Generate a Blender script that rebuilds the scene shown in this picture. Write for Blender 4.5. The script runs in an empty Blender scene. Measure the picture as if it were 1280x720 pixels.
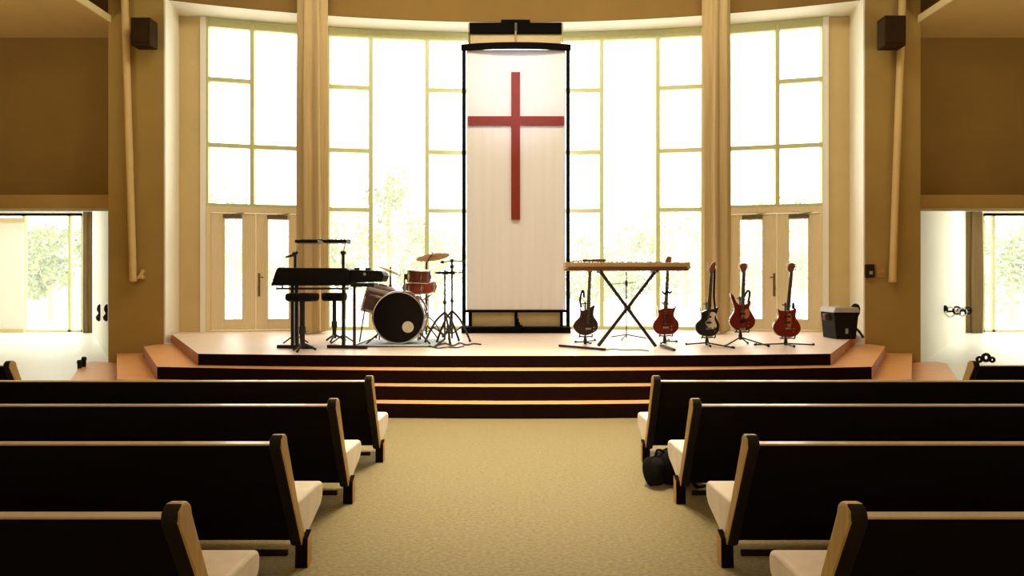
import bpy, math, random
from mathutils import Vector, Matrix
random.seed(7)
PI = math.pi
scene = bpy.context.scene
COL = scene.collection
F, CX, CY, H = 720.0, 643.0, 355.0, 1.66      # focal length in pixels, vanishing point, eye height
SZ = 0.685                                    # stage height

def X_(px, Y): return (px - CX) * Y / F
def Z_(py, Y): return H + (CY - py) * Y / F

# ------------------------------------------------------------------ materials
def new_mat(name):
    m = bpy.data.materials.new(name); m.use_nodes = True
    nt = m.node_tree
    b = nt.nodes['Principled BSDF']
    return m, nt, b

def mat(name, col, rough=0.6, metal=0.0, var=0.08, scale=6.0, bump=0.0, bscale=60.0, spec=0.5, coat=0.0, stretch=None):
    """noise-varied principled material"""
    m, nt, b = new_mat(name)
    tc = nt.nodes.new('ShaderNodeTexCoord')
    mp = nt.nodes.new('ShaderNodeMapping')
    if stretch: mp.inputs['Scale'].default_value = stretch
    nt.links.new(tc.outputs['Object'], mp.inputs['Vector'])
    n = nt.nodes.new('ShaderNodeTexNoise')
    n.inputs['Scale'].default_value = scale; n.inputs['Detail'].default_value = 4
    nt.links.new(mp.outputs['Vector'], n.inputs['Vector'])
    cr = nt.nodes.new('ShaderNodeValToRGB')
    cr.color_ramp.elements[0].position = 0.3; cr.color_ramp.elements[1].position = 0.7
    cr.color_ramp.elements[0].color = tuple(max(0, c * (1 - var)) for c in col) + (1,)
    cr.color_ramp.elements[1].color = tuple(min(1, c * (1 + var)) for c in col) + (1,)
    nt.links.new(n.outputs['Fac'], cr.inputs['Fac'])
    nt.links.new(cr.outputs['Color'], b.inputs['Base Color'])
    b.inputs['Roughness'].default_value = rough
    b.inputs['Metallic'].default_value = metal
    b.inputs['Specular IOR Level'].default_value = spec
    b.inputs['Coat Weight'].default_value = coat
    if bump:
        n2 = nt.nodes.new('ShaderNodeTexNoise'); n2.inputs['Scale'].default_value = bscale
        n2.inputs['Detail'].default_value = 3
        nt.links.new(mp.outputs['Vector'], n2.inputs['Vector'])
        bp = nt.nodes.new('ShaderNodeBump'); bp.inputs['Strength'].default_value = bump
        bp.inputs['Distance'].default_value = 0.02
        nt.links.new(n2.outputs['Fac'], bp.inputs['Height'])
        nt.links.new(bp.outputs['Normal'], b.inputs['Normal'])
    return m

def glass_mat(name, tint=(1, 1, 1), haze=0.0):
    m = bpy.data.materials.new(name); m.use_nodes = True
    nt = m.node_tree; nt.nodes.clear()
    out = nt.nodes.new('ShaderNodeOutputMaterial')
    tr = nt.nodes.new('ShaderNodeBsdfTransparent'); tr.inputs['Color'].default_value = tint + (1,)
    gl = nt.nodes.new('ShaderNodeBsdfGlossy'); gl.inputs['Roughness'].default_value = 0.02
    fr = nt.nodes.new('ShaderNodeFresnel'); fr.inputs['IOR'].default_value = 1.3
    mx = nt.nodes.new('ShaderNodeMixShader')
    nt.links.new(fr.outputs['Fac'], mx.inputs['Fac'])
    nt.links.new(tr.outputs['BSDF'], mx.inputs[1]); nt.links.new(gl.outputs['BSDF'], mx.inputs[2])
    last = mx
    if haze > 0:                                # added translucent veil, stands in for glare washing out the view
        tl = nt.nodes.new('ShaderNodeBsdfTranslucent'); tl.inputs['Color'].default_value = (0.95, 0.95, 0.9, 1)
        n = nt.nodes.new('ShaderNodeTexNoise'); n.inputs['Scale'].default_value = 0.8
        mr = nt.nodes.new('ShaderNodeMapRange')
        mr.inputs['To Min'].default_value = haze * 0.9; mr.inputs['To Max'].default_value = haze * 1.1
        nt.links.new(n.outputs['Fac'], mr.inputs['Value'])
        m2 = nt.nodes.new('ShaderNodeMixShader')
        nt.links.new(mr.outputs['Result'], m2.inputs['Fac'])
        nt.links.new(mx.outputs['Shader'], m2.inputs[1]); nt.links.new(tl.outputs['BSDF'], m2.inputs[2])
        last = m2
    nt.links.new(last.outputs['Shader'], out.inputs['Surface'])
    return m

M = {}
M['carpet']   = mat('carpet', (0.30, 0.235, 0.105), 0.55, var=0.42, scale=34, bump=0.45, bscale=150, spec=0.6, stretch=(1, 1.8, 1))
_b = M['carpet'].node_tree.nodes['Principled BSDF']
_b.inputs['Sheen Weight'].default_value = 0.8; _b.inputs['Sheen Roughness'].default_value = 0.35; _b.inputs['Sheen Tint'].default_value = (1, .86, .55, 1)
_b.inputs['Specular Tint'].default_value = (1, .84, .52, 1)
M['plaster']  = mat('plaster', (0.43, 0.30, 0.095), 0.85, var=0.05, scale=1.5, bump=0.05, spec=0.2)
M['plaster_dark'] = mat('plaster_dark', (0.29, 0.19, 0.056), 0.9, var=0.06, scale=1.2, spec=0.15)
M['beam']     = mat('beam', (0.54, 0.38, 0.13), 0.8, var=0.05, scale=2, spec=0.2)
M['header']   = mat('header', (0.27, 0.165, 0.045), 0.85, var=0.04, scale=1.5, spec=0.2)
M['panel_tan'] = mat('panel_tan', (0.62, 0.48, 0.24), 0.8, var=0.05, scale=2, spec=0.2)
M['white']    = mat('white_paint', (0.88, 0.86, 0.76), 0.6, var=0.02, scale=2)
M['white_floor'] = mat('white_floor', (0.88, 0.89, 0.85), 0.35, var=0.02, scale=2)
M['ceiling']  = mat('ceiling_paint', (0.40, 0.24, 0.06), 0.9, var=0.04, scale=2)
M['soffit']   = mat('soffit_paint', (0.66, 0.48, 0.19), 0.85, var=0.06, scale=1.2)
M['fascia']   = mat('fascia_lit', (0.90, 0.80, 0.45), 0.6, var=0.03)  # window light on the edge is put into this pale colour
M['frame']    = mat('window_frame', (0.62, 0.64, 0.33), 0.5, var=0.04, scale=8)
M['door']     = mat('door_paint', (0.82, 0.70, 0.45), 0.5, var=0.04, scale=5, stretch=(6, 6, 0.6))
M['closer']   = mat('closer_metal', (0.16, 0.13, 0.08), 0.5, metal=0.4)
M['handle']   = mat('handle_metal', (0.25, 0.16, 0.05), 0.35, metal=0.7)
M['curtain']  = mat('curtain_cloth', (0.52, 0.385, 0.19), 0.85, var=0.10, scale=3, stretch=(8, 8, 0.3), spec=0.2)
M['drape']    = mat('drape_cloth', (0.16, 0.10, 0.04), 0.85, var=0.12, scale=3, stretch=(8, 8, 0.3), spec=0.2)
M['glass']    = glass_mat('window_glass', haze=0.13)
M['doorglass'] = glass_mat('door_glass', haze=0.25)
M['stage']    = mat('stage_floor', (0.84, 0.68, 0.55), 0.38, var=0.05, scale=3, stretch=(1, 6, 1))
M['tread']    = mat('step_tread', (0.80, 0.40, 0.14), 0.42, var=0.10, scale=4, stretch=(1, 8, 1))
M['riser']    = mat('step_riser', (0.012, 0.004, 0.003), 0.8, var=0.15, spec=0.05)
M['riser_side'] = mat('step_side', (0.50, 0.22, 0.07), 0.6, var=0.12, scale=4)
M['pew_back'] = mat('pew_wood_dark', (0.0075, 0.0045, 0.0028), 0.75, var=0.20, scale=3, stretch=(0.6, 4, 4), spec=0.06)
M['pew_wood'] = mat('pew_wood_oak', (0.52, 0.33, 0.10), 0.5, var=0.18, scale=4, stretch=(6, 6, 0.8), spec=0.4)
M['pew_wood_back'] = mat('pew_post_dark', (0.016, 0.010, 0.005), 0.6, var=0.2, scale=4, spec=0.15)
M['pew_rail'] = mat('pew_rail_oak', (0.55, 0.42, 0.24), 0.3, var=0.1, scale=4, coat=0.3)  # glossy and lightened, part of the window highlight is in the colour
M['pew_leg']  = mat('pew_leg_wood', (0.50, 0.28, 0.09), 0.5, var=0.15, scale=4)
M['cushion']  = mat('cushion_cloth', (0.90, 0.79, 0.64), 0.9, var=0.05, scale=10, bump=0.15, bscale=180, spec=0.15)
M['black']    = mat('black_plastic', (0.005, 0.0045, 0.004), 0.5, var=0.1, spec=0.2)
M['black_cloth'] = mat('black_cloth', (0.010, 0.009, 0.008), 0.9, var=0.3, scale=12, bump=0.5, bscale=30, spec=0.1)
M['black_metal'] = mat('black_metal', (0.018, 0.014, 0.010), 0.4, metal=0.3, var=0.1)
M['chrome']   = mat('chrome', (0.62, 0.60, 0.55), 0.22, metal=1.0, var=0.05)
M['steel']    = mat('dull_steel', (0.035, 0.03, 0.024), 0.4, metal=0.4, var=0.1)
M['brass']    = mat('cymbal_bronze', (0.36, 0.15, 0.022), 0.75, metal=0.0, var=0.12, scale=14)
M['pale_brass'] = mat('pale_bronze', (0.40, 0.28, 0.09), 0.45, metal=0.3, var=0.1, scale=14)
M['drum_red'] = mat('drum_red', (0.15, 0.026, 0.011), 0.3, var=0.15, scale=5, coat=0.5)
M['drum_orange'] = mat('drum_orange', (0.36, 0.055, 0.014), 0.3, var=0.15, scale=5, coat=0.5)
M['drum_brown'] = mat('drum_brown', (0.085, 0.018, 0.008), 0.35, var=0.2, scale=4, coat=0.4)
M['drumhead_black'] = mat('drumhead_black', (0.006, 0.004, 0.003), 0.5, var=0.1, spec=0.15)
M['drumhead_white'] = mat('drumhead_white', (0.80, 0.77, 0.68), 0.5, var=0.03)
M['sticker']  = mat('white_sticker', (0.80, 0.74, 0.58), 0.5, var=0.12, scale=25)
M['rug']      = mat('rug', (0.72, 0.78, 0.86), 0.95, var=0.15, scale=8)
M['rug_border'] = mat('rug_border', (0.03, 0.04, 0.07), 0.95, var=0.2, scale=8)
M['fabric']   = mat('banner_fabric', (0.88, 0.87, 0.90), 0.8, var=0.02, scale=2, stretch=(5, 5, 0.15), spec=0.1)
M['cross']    = mat('cross_red', (0.25, 0.013, 0.002), 0.6, var=0.1, scale=6)
M['frame_dark'] = mat('banner_frame', (0.004, 0.003, 0.002), 0.8, metal=0.0, spec=0.05, var=0.1)
M['beige']    = mat('beige_panel', (0.55, 0.42, 0.20), 0.6, var=0.04)
M['kb_top']   = mat('keyboard_tan', (0.52, 0.35, 0.16), 0.45, var=0.06)
M['kb_under'] = mat('keyboard_brown', (0.14, 0.050, 0.020), 0.5, var=0.1)
M['ivory']    = mat('white_keys', (0.8, 0.77, 0.68), 0.3, var=0.02)
M['g_dark']   = mat('guitar_maroon', (0.035, 0.008, 0.005), 0.25, var=0.2, scale=5, coat=0.6)
M['g_red']    = mat('guitar_red', (0.15, 0.012, 0.006), 0.2, var=0.2, scale=5, coat=0.7)
M['g_black']  = mat('guitar_black', (0.014, 0.009, 0.006), 0.25, var=0.2, scale=5, coat=0.6)
M['g_cherry'] = mat('guitar_cherry', (0.19, 0.017, 0.007), 0.2, var=0.2, scale=5, coat=0.7)
M['g_wood']   = mat('guitar_headstock', (0.26, 0.075, 0.03), 0.35, var=0.15, scale=10)
M['fret']     = mat('fretboard', (0.040, 0.020, 0.013), 0.5, var=0.2, scale=20)
M['pickguard'] = mat('pickguard', (0.75, 0.68, 0.58), 0.3, var=0.05)
M['pg_red']   = mat('pickguard_amber', (0.50, 0.16, 0.07), 0.3, var=0.1)
M['pole']     = mat('tan_tube', (0.74, 0.55, 0.24), 0.5, var=0.05, scale=3)
M['spk']      = mat('speaker_brown', (0.040, 0.024, 0.009), 0.95, var=0.1, spec=0.05)
M['lid']      = mat('grey_lid', (0.42, 0.42, 0.38), 0.35, var=0.08)
M['plate_tan'] = mat('plate_tan', (0.45, 0.29, 0.09), 0.5, var=0.04)
M['grey']     = mat('grey_mark', (0.35, 0.35, 0.36), 0.4, var=0.05)
M['red_mark'] = mat('red_mark', (0.07, 0.022, 0.018), 0.5, var=0.05)
M['ground']   = mat('pale_ground', (0.72, 0.72, 0.66), 0.9, var=0.06, scale=0.6)
M['hedge']    = mat('leaf_green', (0.26, 0.33, 0.13), 0.8, var=0.2, scale=1.5)
M['leaf_pale'] = mat('leaf_pale', (0.29, 0.36, 0.16), 0.8, var=0.12, scale=1.5)
M['bark']     = mat('bark', (0.36, 0.33, 0.20), 0.9, var=0.2, scale=6)
M['fence']    = mat('fence_grey', (0.42, 0.44, 0.36), 0.9, var=0.1, scale=4)
M['cable']    = mat('cable_black', (0.015, 0.013, 0.012), 0.5, var=0.1)
M['blind']    = mat('white_blind', (0.86, 0.83, 0.74), 0.7, var=0.02)

# ------------------------------------------------------------------ mesh builder
class MB:
    def __init__(self): self.v = []; self.f = []; self.mi = []; self.mats = []; self.cur = 0
    def use(self, m):
        if m not in self.mats: self.mats.append(m)
        self.cur = self.mats.index(m); return self
    def add(self, vs, fs, T=None):
        o = len(self.v)
        for p in vs:
            p = Vector(p)
            if T is not None: p = T @ p
            self.v.append(tuple(p))
        for f in fs: self.f.append([i + o for i in f]); self.mi.append(self.cur)
        return self
    def box(self, x0, x1, y0, y1, z0, z1, T=None):
        vs = [(x, y, z) for z in (z0, z1) for y in (y0, y1) for x in (x0, x1)]
        return self.add(vs, [(0, 2, 3, 1), (4, 5, 7, 6), (0, 1, 5, 4), (2, 6, 7, 3), (0, 4, 6, 2), (1, 3, 7, 5)], T)
    def bar(self, a, b, w, d, up=(0, 0, 1)):
        """rectangular bar a->b, w across (perp. to up), d along up"""
        a, b = Vector(a), Vector(b); t = (b - a).normalized(); up = Vector(up)
        s = t.cross(up)
        if s.length < 1e-5: s = t.cross(Vector((0, 1, 0)))
        s.normalize(); u = s.cross(t).normalized()
        vs = []
        for p in (a, b):
            for i, j in ((-1, -1), (1, -1), (1, 1), (-1, 1)): vs.append(p + s * (i * w / 2) + u * (j * d / 2))
        return self.add(vs, [(3, 2, 1, 0), (4, 5, 6, 7), (0, 1, 5, 4), (1, 2, 6, 5), (2, 3, 7, 6), (3, 0, 4, 7)])
    def tube(self, pts, r, n=10, cap=True):
        pts = [Vector(p) for p in pts]
        rs = r if isinstance(r, (list, tuple)) else [r] * len(pts)
        vs, fs = [], []; prev = None
        for i, p in enumerate(pts):
            t = (pts[min(i + 1, len(pts) - 1)] - pts[max(i - 1, 0)]).normalized()
            if prev is None:
                a = Vector((0, 0, 1)) if abs(t.z) < .9 else Vector((1, 0, 0))
                u = t.cross(a).normalized()
            else:
                u = (prev - t * prev.dot(t)).normalized()
            prev = u; w = t.cross(u)
            for k in range(n):
                an = 2 * PI * k / n
                vs.append(p + (u * math.cos(an) + w * math.sin(an)) * rs[i])
        for i in range(len(pts) - 1):
            for k in range(n):
                fs.append((i * n + k, i * n + (k + 1) % n, (i + 1) * n + (k + 1) % n, (i + 1) * n + k))
        if cap:
            fs.append(tuple(range(n - 1, -1, -1))); m = (len(pts) - 1) * n
            fs.append(tuple(range(m, m + n)))
        return self.add(vs, fs)
    def lathe(self, prof, T=None, n=28):
        """prof: list of (r, z); about local z"""
        vs, fs = [], []
        for r, z in prof:
            for k in range(n):
                an = 2 * PI * k / n; vs.append((max(r, 1e-4) * math.cos(an), max(r, 1e-4) * math.sin(an), z))
        for i in range(len(prof) - 1):
            for k in range(n):
                fs.append((i * n + k, i * n + (k + 1) % n, (i + 1) * n + (k + 1) % n, (i + 1) * n + k))
        return self.add(vs, fs, T)
    def prism(self, poly, axis, a, b, T=None):
        """poly 2D; axis 'x': (y,z) pts; 'y': (x,z) pts; 'z': (x,y) pts"""
        def P(p, t):
            return {'x': (t, p[0], p[1]), 'y': (p[0], t, p[1]), 'z': (p[0], p[1], t)}[axis]
        n = len(poly)
        vs = [P(p, a) for p in poly] + [P(p, b) for p in poly]
        fs = [tuple(range(n)), tuple(range(2 * n - 1, n - 1, -1))]
        fs += [(i, n + i, n + (i + 1) % n, (i + 1) % n) for i in range(n)]
        return self.add(vs, fs, T)
    def quad(self, a, b, c, d): return self.add([a, b, c, d], [(0, 1, 2, 3)])
    def torus(self, R, r, T=None, n=32, k=8):
        vs, fs = [], []
        for i in range(n):
            a = 2 * PI * i / n
            for j in range(k):
                b = 2 * PI * j / k
                vs.append(((R + r * math.cos(b)) * math.cos(a), (R + r * math.cos(b)) * math.sin(a), r * math.sin(b)))
        for i in range(n):
            for j in range(k):
                fs.append((i * k + j, ((i + 1) % n) * k + j, ((i + 1) % n) * k + (j + 1) % k, i * k + (j + 1) % k))
        return self.add(vs, fs, T)
    def build(self, name, m, parent=None, smooth=False, bevel=0.0, bseg=2, fix=True):
        me = bpy.data.meshes.new(name); me.from_pydata(self.v, [], self.f)
        if self.mats:
            for k in self.mats: me.materials.append(M[k])
            for p, i in zip(me.polygons, self.mi): p.material_index = i
        else:
            me.materials.append(M[m])
        if fix:
            import bmesh
            bm = bmesh.new(); bm.from_mesh(me); bmesh.ops.recalc_face_normals(bm, faces=bm.faces); bm.to_mesh(me); bm.free()
        if smooth:
            for p in me.polygons: p.use_smooth = True
            if hasattr(me, 'set_sharp_from_angle'): me.set_sharp_from_angle(angle=math.radians(40))
        o = bpy.data.objects.new(name, me); COL.objects.link(o)
        if parent is not None: o.parent = parent
        if bevel:
            b = o.modifiers.new('bevel', 'BEVEL'); b.width = bevel; b.segments = bseg; b.limit_method = 'ANGLE'
        return o

def tag(o, label=None, cat=None, group=None, kind=None):
    if label: o['label'] = label
    if cat: o['category'] = cat
    if group: o['group'] = group
    if kind: o['kind'] = kind
    return o
def empty(name, loc, rz=0, rx=0):
    o = bpy.data.objects.new(name, None); COL.objects.link(o)
    o.location = loc; o.rotation_euler = (rx, 0, rz); o.empty_display_size = 0.1
    return o
def struct(o, label=None):
    o['kind'] = 'structure'
    if label: o['label'] = label
    return o
def copy_tree(o, parent=None):
    c = o.copy(); COL.objects.link(c)
    if parent is not None: c.parent = parent
    for ch in list(o.children): copy_tree(ch, c)
    return c
def align(p, d):
    """matrix: local z -> direction d at point p"""
    return Matrix.Translation(Vector(p)) @ Vector(d).to_track_quat('Z', 'Y').to_matrix().to_4x4()
def smooth_closed(pts, k=5):
    out = []; n = len(pts)
    for i in range(n):
        p0, p1, p2, p3 = (Vector(pts[(i + j - 1) % n]) for j in range(4))
        for s in range(k):
            t = s / k
            q = 0.5 * ((2 * p1) + (p2 - p0) * t + (2 * p0 - 5 * p1 + 4 * p2 - p3) * t * t + (3 * p1 - p0 - 3 * p2 + p3) * t ** 3)
            out.append((q.x, q.y))
    return out
def curve_pts(pts, k=8):
    out = []; P = [Vector(p) for p in pts]; n = len(P)
    for i in range(n - 1):
        p0, p1, p2, p3 = P[max(i - 1, 0)], P[i], P[i + 1], P[min(i + 2, n - 1)]
        for s in range(k):
            t = s / k
            out.append(0.5 * ((2 * p1) + (p2 - p0) * t + (2 * p0 - 5 * p1 + 4 * p2 - p3) * t * t + (3 * p1 - p0 - 3 * p2 + p3) * t ** 3))
    out.append(P[-1]); return out

# ------------------------------------------------------------------ room shell
CZ = 8.6
def yw(x): return 12.5 - x * x / 53.0         # window arc
def yh(x): return 11.98 - x * x / 47.0        # header arc
def arcx(px, fy=yw):
    Y = 12.0
    for _ in range(20): X = X_(px, Y); Y = fy(X)
    return X
WT = 7.09

struct(MB().box(-11.3, 11.3, -5, 11.62, -0.12, 0).build('floor', 'carpet'), 'olive beige carpet of the aisle and pew floor')
struct(MB().box(-11.4, 11.4, -5.1, 12.8, CZ, CZ + .12).build('ceiling', 'ceiling'))
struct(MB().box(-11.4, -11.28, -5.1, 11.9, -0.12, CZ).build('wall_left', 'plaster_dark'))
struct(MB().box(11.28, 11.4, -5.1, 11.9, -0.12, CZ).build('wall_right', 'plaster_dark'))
struct(MB().box(-11.3, 11.3, -5.1, -5.0, -0.12, CZ).build('wall_back', 'plaster'))
OZ = 3.16                                     # head of the side openings
for s, nm in ((-1, 'left'), (1, 'right')):
    a, b = sorted((s * 11.3, s * 7.4))
    w = MB().box(a, b, 11.6, 11.85, OZ + .27, CZ)
    a2, b2 = sorted((s * 8.1, s * 6.84))
    w.box(a2, b2, 11.62, 11.84, 0, CZ)
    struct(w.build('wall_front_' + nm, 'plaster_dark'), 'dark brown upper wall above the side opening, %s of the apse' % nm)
    a, b = sorted((s * 11.28, s * 7.66))
    struct(MB().box(a, b, 11.42, 11.86, OZ, OZ + .27).build('trim_' + ('1' if s < 0 else '2'), 'beam', bevel=.01), 'tan beam over the %s side opening' % nm)
    # pier with splayed white jamb
    P = [(s * 7.69, 10.9), (s * 6.63, 10.9), (s * 6.84, 11.72), (s * 7.69, 11.72)]
    struct(MB().prism(P, 'z', 0, CZ).build('wall_pier_' + nm, 'plaster', bevel=.008), 'brown pier %s of the apse' % nm)
    J = [(s * 6.60, 10.89), (s * 6.63, 10.89), (s * 6.86, 11.74), (s * 6.82, 11.74)]
    struct(MB().prism(J, 'z', 0, WT + .02).build('trim_' + ('3' if s < 0 else '4'), 'white'), 'white splayed jamb beside the %s pier' % nm)
    # tan panel between the jamb and the outer window
    struct(MB().prism([(s * 6.86, 11.70), (s * 6.36, yw(6.36) - .02), (s * 6.36, yw(6.36) + .14), (s * 6.86, 11.86)], 'z', SZ - .4, WT).build('wall_apse_' + nm, 'panel_tan'), 'tan wall strip between jamb and window')
    struct(MB().prism([(s * 6.37, yw(6.37) - .06), (s * 6.27, yw(6.27) - .06), (s * 6.27, yw(6.27) + .1), (s * 6.37, yw(6.37) + .1)], 'z', SZ - .02, WT).build('trim_' + ('5' if s < 0 else '6'), 'white'))
    # lowered side soffit with a fascia edge coloured as if lit by the windows
    a, b = sorted((s * 11.3, s * 7.66))
    struct(MB().box(a, b, -1.0, 11.6, 6.62, 6.74).build('ceiling_soffit_' + nm, 'soffit'), 'lowered tan ceiling over the %s side' % nm)
    a, b = sorted((s * 7.66, s * 7.63))
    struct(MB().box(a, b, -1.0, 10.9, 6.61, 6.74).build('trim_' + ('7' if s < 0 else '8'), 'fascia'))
# header (curved), white soffit behind it
hd = MB(); so = MB(); N = 40
xs = [-7.0 + 14.0 * i / N for i in range(N + 1)]
for i in range(N):
    x0, x1 = xs[i], xs[i + 1]
    hd.add([(x0, yh(x0), WT + .02), (x1, yh(x1), WT + .02), (x1, yh(x1), CZ), (x0, yh(x0), CZ),
            (x0, yh(x0) + .12, WT + .02), (x1, yh(x1) + .12, WT + .02), (x1, yh(x1) + .12, CZ), (x0, yh(x0) + .12, CZ)],
           [(0, 1, 2, 3), (5, 4, 7, 6), (0, 4, 5, 1)])
    so.add([(x0, yh(x0) + .005, WT + .012), (x1, yh(x1) + .005, WT + .012), (x1, yw(x1) + .3, WT + .012), (x0, yw(x0) + .3, WT + .012),
            (x0, yh(x0) + .005, WT + .1), (x1, yh(x1) + .005, WT + .1), (x1, yw(x1) + .3, WT + .1), (x0, yw(x0) + .3, WT + .1)],
           [(3, 2, 1, 0), (4, 5, 6, 7), (2, 3, 7, 6)])
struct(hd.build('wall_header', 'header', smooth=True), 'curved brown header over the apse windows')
struct(so.build('ceiling_apse', 'white', smooth=True), 'white curved soffit over the apse windows')

# ------------------------------------------------------------------ windows of the apse
def wpt(px, z): x = arcx(px); return Vector((x, yw(x), z))
def window(name, vpx, rows, z0, z1, label, fw=.085, top=.18, bot=.07):
    root = empty(name, (wpt((vpx[0] + vpx[-1]) / 2, z0))); struct(root, label)
    o = root.location
    f = MB(); g = MB()
    for px in vpx:
        f.bar(wpt(px, z0) - o, wpt(px, z1) - o, fw, .09, up=(0, 1, 0))
    for i in range(len(vpx) - 1):
        a, b = vpx[i], vpx[i + 1]
        for z, h in [(z0 + bot / 2, bot), (z1 - top / 2, top)] + [(z, fw) for z in rows[i]]:
            f.bar(wpt(a, z) - o, wpt(b, z) - o, .085, h)
        A, B = wpt(a, z0) - o, wpt(b, z0) - o; U = Vector((0, 0, z1 - z0)); off = Vector((0, .02, 0))
        g.quad(A + off, B + off, B + U + off, A + U + off)
    f.build('window_frame', 'frame', root)
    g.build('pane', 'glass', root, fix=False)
    return root
R3 = [3.24, 4.5, 5.84]
window('window_1', [259, 316, 376], [[4.5, 5.84], [4.5]], 3.24, WT, 'tall window above the left double doors')
window('window_2', [410, 464, 534, 588], [R3, [], R3], SZ, WT, 'tall window behind the drum kit')
window('window_3', [588, 698], [[]], SZ, WT, 'window behind the cross banner')
window('window_4', [698, 752, 822, 879], [R3, [], R3], SZ, WT, 'tall window behind the guitars')
window('window_5', [909, 971, 1029], [[4.5], [4.5, 5.84]], 3.24, WT, 'tall window above the right double doors')
# posts between bays (behind the curtains)
for n, (a, b) in enumerate(((376, 410), (879, 909))):
    p = [(wpt(a, 0).x, wpt(a, 0).y - .06), (wpt(b, 0).x, wpt(b, 0).y - .06), (wpt(b, 0).x, wpt(b, 0).y + .15), (wpt(a, 0).x, wpt(a, 0).y + .15)]
    struct(MB().prism(p, 'z', SZ - .02, WT).build('trim_%d' % (9 + n), 'beam'))
struct(MB().prism([(x, yw(x) + .02) for x in xs if abs(x) < 6.8] + [(x, yw(x) + .25) for x in reversed(xs) if abs(x) < 6.8], 'z', -.1, SZ - .005).build('wall_apse_base', 'plaster'))

# ------------------------------------------------------------------ double doors
def doorset(n0, pa, pb, inner, closers, lab, handle_left_leaf):
    """n0: first door number, pa..pb px extents, inner: leaf & lite px"""
    A, B = wpt(pa, SZ), wpt(pb, SZ)
    t = (B - A); L = t.length; ang = math.atan2(t.y, t.x)
    def u(px): return (wpt(px, SZ) - A).dot(t.normalized())
    fr = empty('trim_%d' % (11 + n0 // 2), A, ang); struct(fr, 'door frame of the %s double doors' % lab)
    f = MB(); f.box(0, .07, -.05, .09, 0, 2.56).box(L - .07, L, -.05, .09, 0, 2.56).box(.07, L - .07, -.05, .09, 2.44, 2.56)
    f.box(.07, L - .07, -.06, .1, -.005, .025)
    f.build('door_frame', 'door', fr)
    for k in range(2):
        l0, l1, g0, g1, c0, c1 = inner[k]
        a, b = u(l0), u(l1); ga, gb = u(g0), u(g1)
        nm = 'door_%d' % (n0 + k)
        d = empty(nm, A + t.normalized() * a, ang)
        struct(d, '%s leaf of the %s tan double doors with a narrow glass lite' % (('left', 'right')[k], lab))
        w = b - a; ga -= a; gb -= a
        zb, zt = .24, 2.32
        leaf = MB()
        leaf.box(0, ga, -.02, .03, .03, 2.43).box(gb, w, -.02, .03, .03, 2.43)
        leaf.box(ga, gb, -.02, .03, .03, zb).box(ga, gb, -.02, .03, zt, 2.43)
        leaf.build('door_leaf', 'door', d, bevel=.004)
        s = MB()
        s.box(ga - .02, ga + .012, -.032, -.02, zb - .02, zt + .02).box(gb - .012, gb + .02, -.032, -.02, zb - .02, zt + .02)
        s.box(ga, gb, -.032, -.02, zb - .02, zb + .012).box(ga, gb, -.032, -.02, zt - .012, zt + .02)
        s.build('glazing_bead', 'door', d)
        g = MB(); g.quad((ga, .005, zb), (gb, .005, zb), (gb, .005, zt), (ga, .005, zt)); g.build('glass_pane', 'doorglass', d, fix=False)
        ca, cb = u(c0) - a, u(c1) - a
        c = MB().box(ca, cb, -.085, -.021, 2.325, 2.40).build('door_closer', 'closer', d, bevel=.01)
        ar = MB(); ar.bar(((ca + cb) / 2, -.06, 2.41), (cb + .06, -.055, 2.44), .02, .012); ar.build('closer_arm', 'closer', c)
        if k == handle_left_leaf:
            hx = w - .05 if k == 0 else .06
            h = MB(); h.box(hx - .022, hx + .022, -.032, -.02, .72, 1.2); h.build('handle_plate', 'handle', d, bevel=.004)
            q = MB(); q.tube([(hx, -.02, 1.12), (hx, -.08, 1.12), (hx + (.10 if k == 0 else -.10) * -1, -.085, 1.11)], .013, 8)
            q.tube(curve_pts([(hx, -.02, 1.0), (hx, -.09, .96), (hx, -.09, .84), (hx, -.02, .78)], 4), .011, 8)
            q.build('handle', 'handle', d, smooth=True)
doorset(1, 259, 377, [(264, 320, 281, 304, 280, 303), (320.6, 373, 335, 362, 335, 360)], None, 'left', 1)
doorset(3, 909, 1029, [(914, 970.4, 924, 953, 927, 952), (971, 1025, 985, 1010, 985, 1010)], None, 'right', 0)

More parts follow.
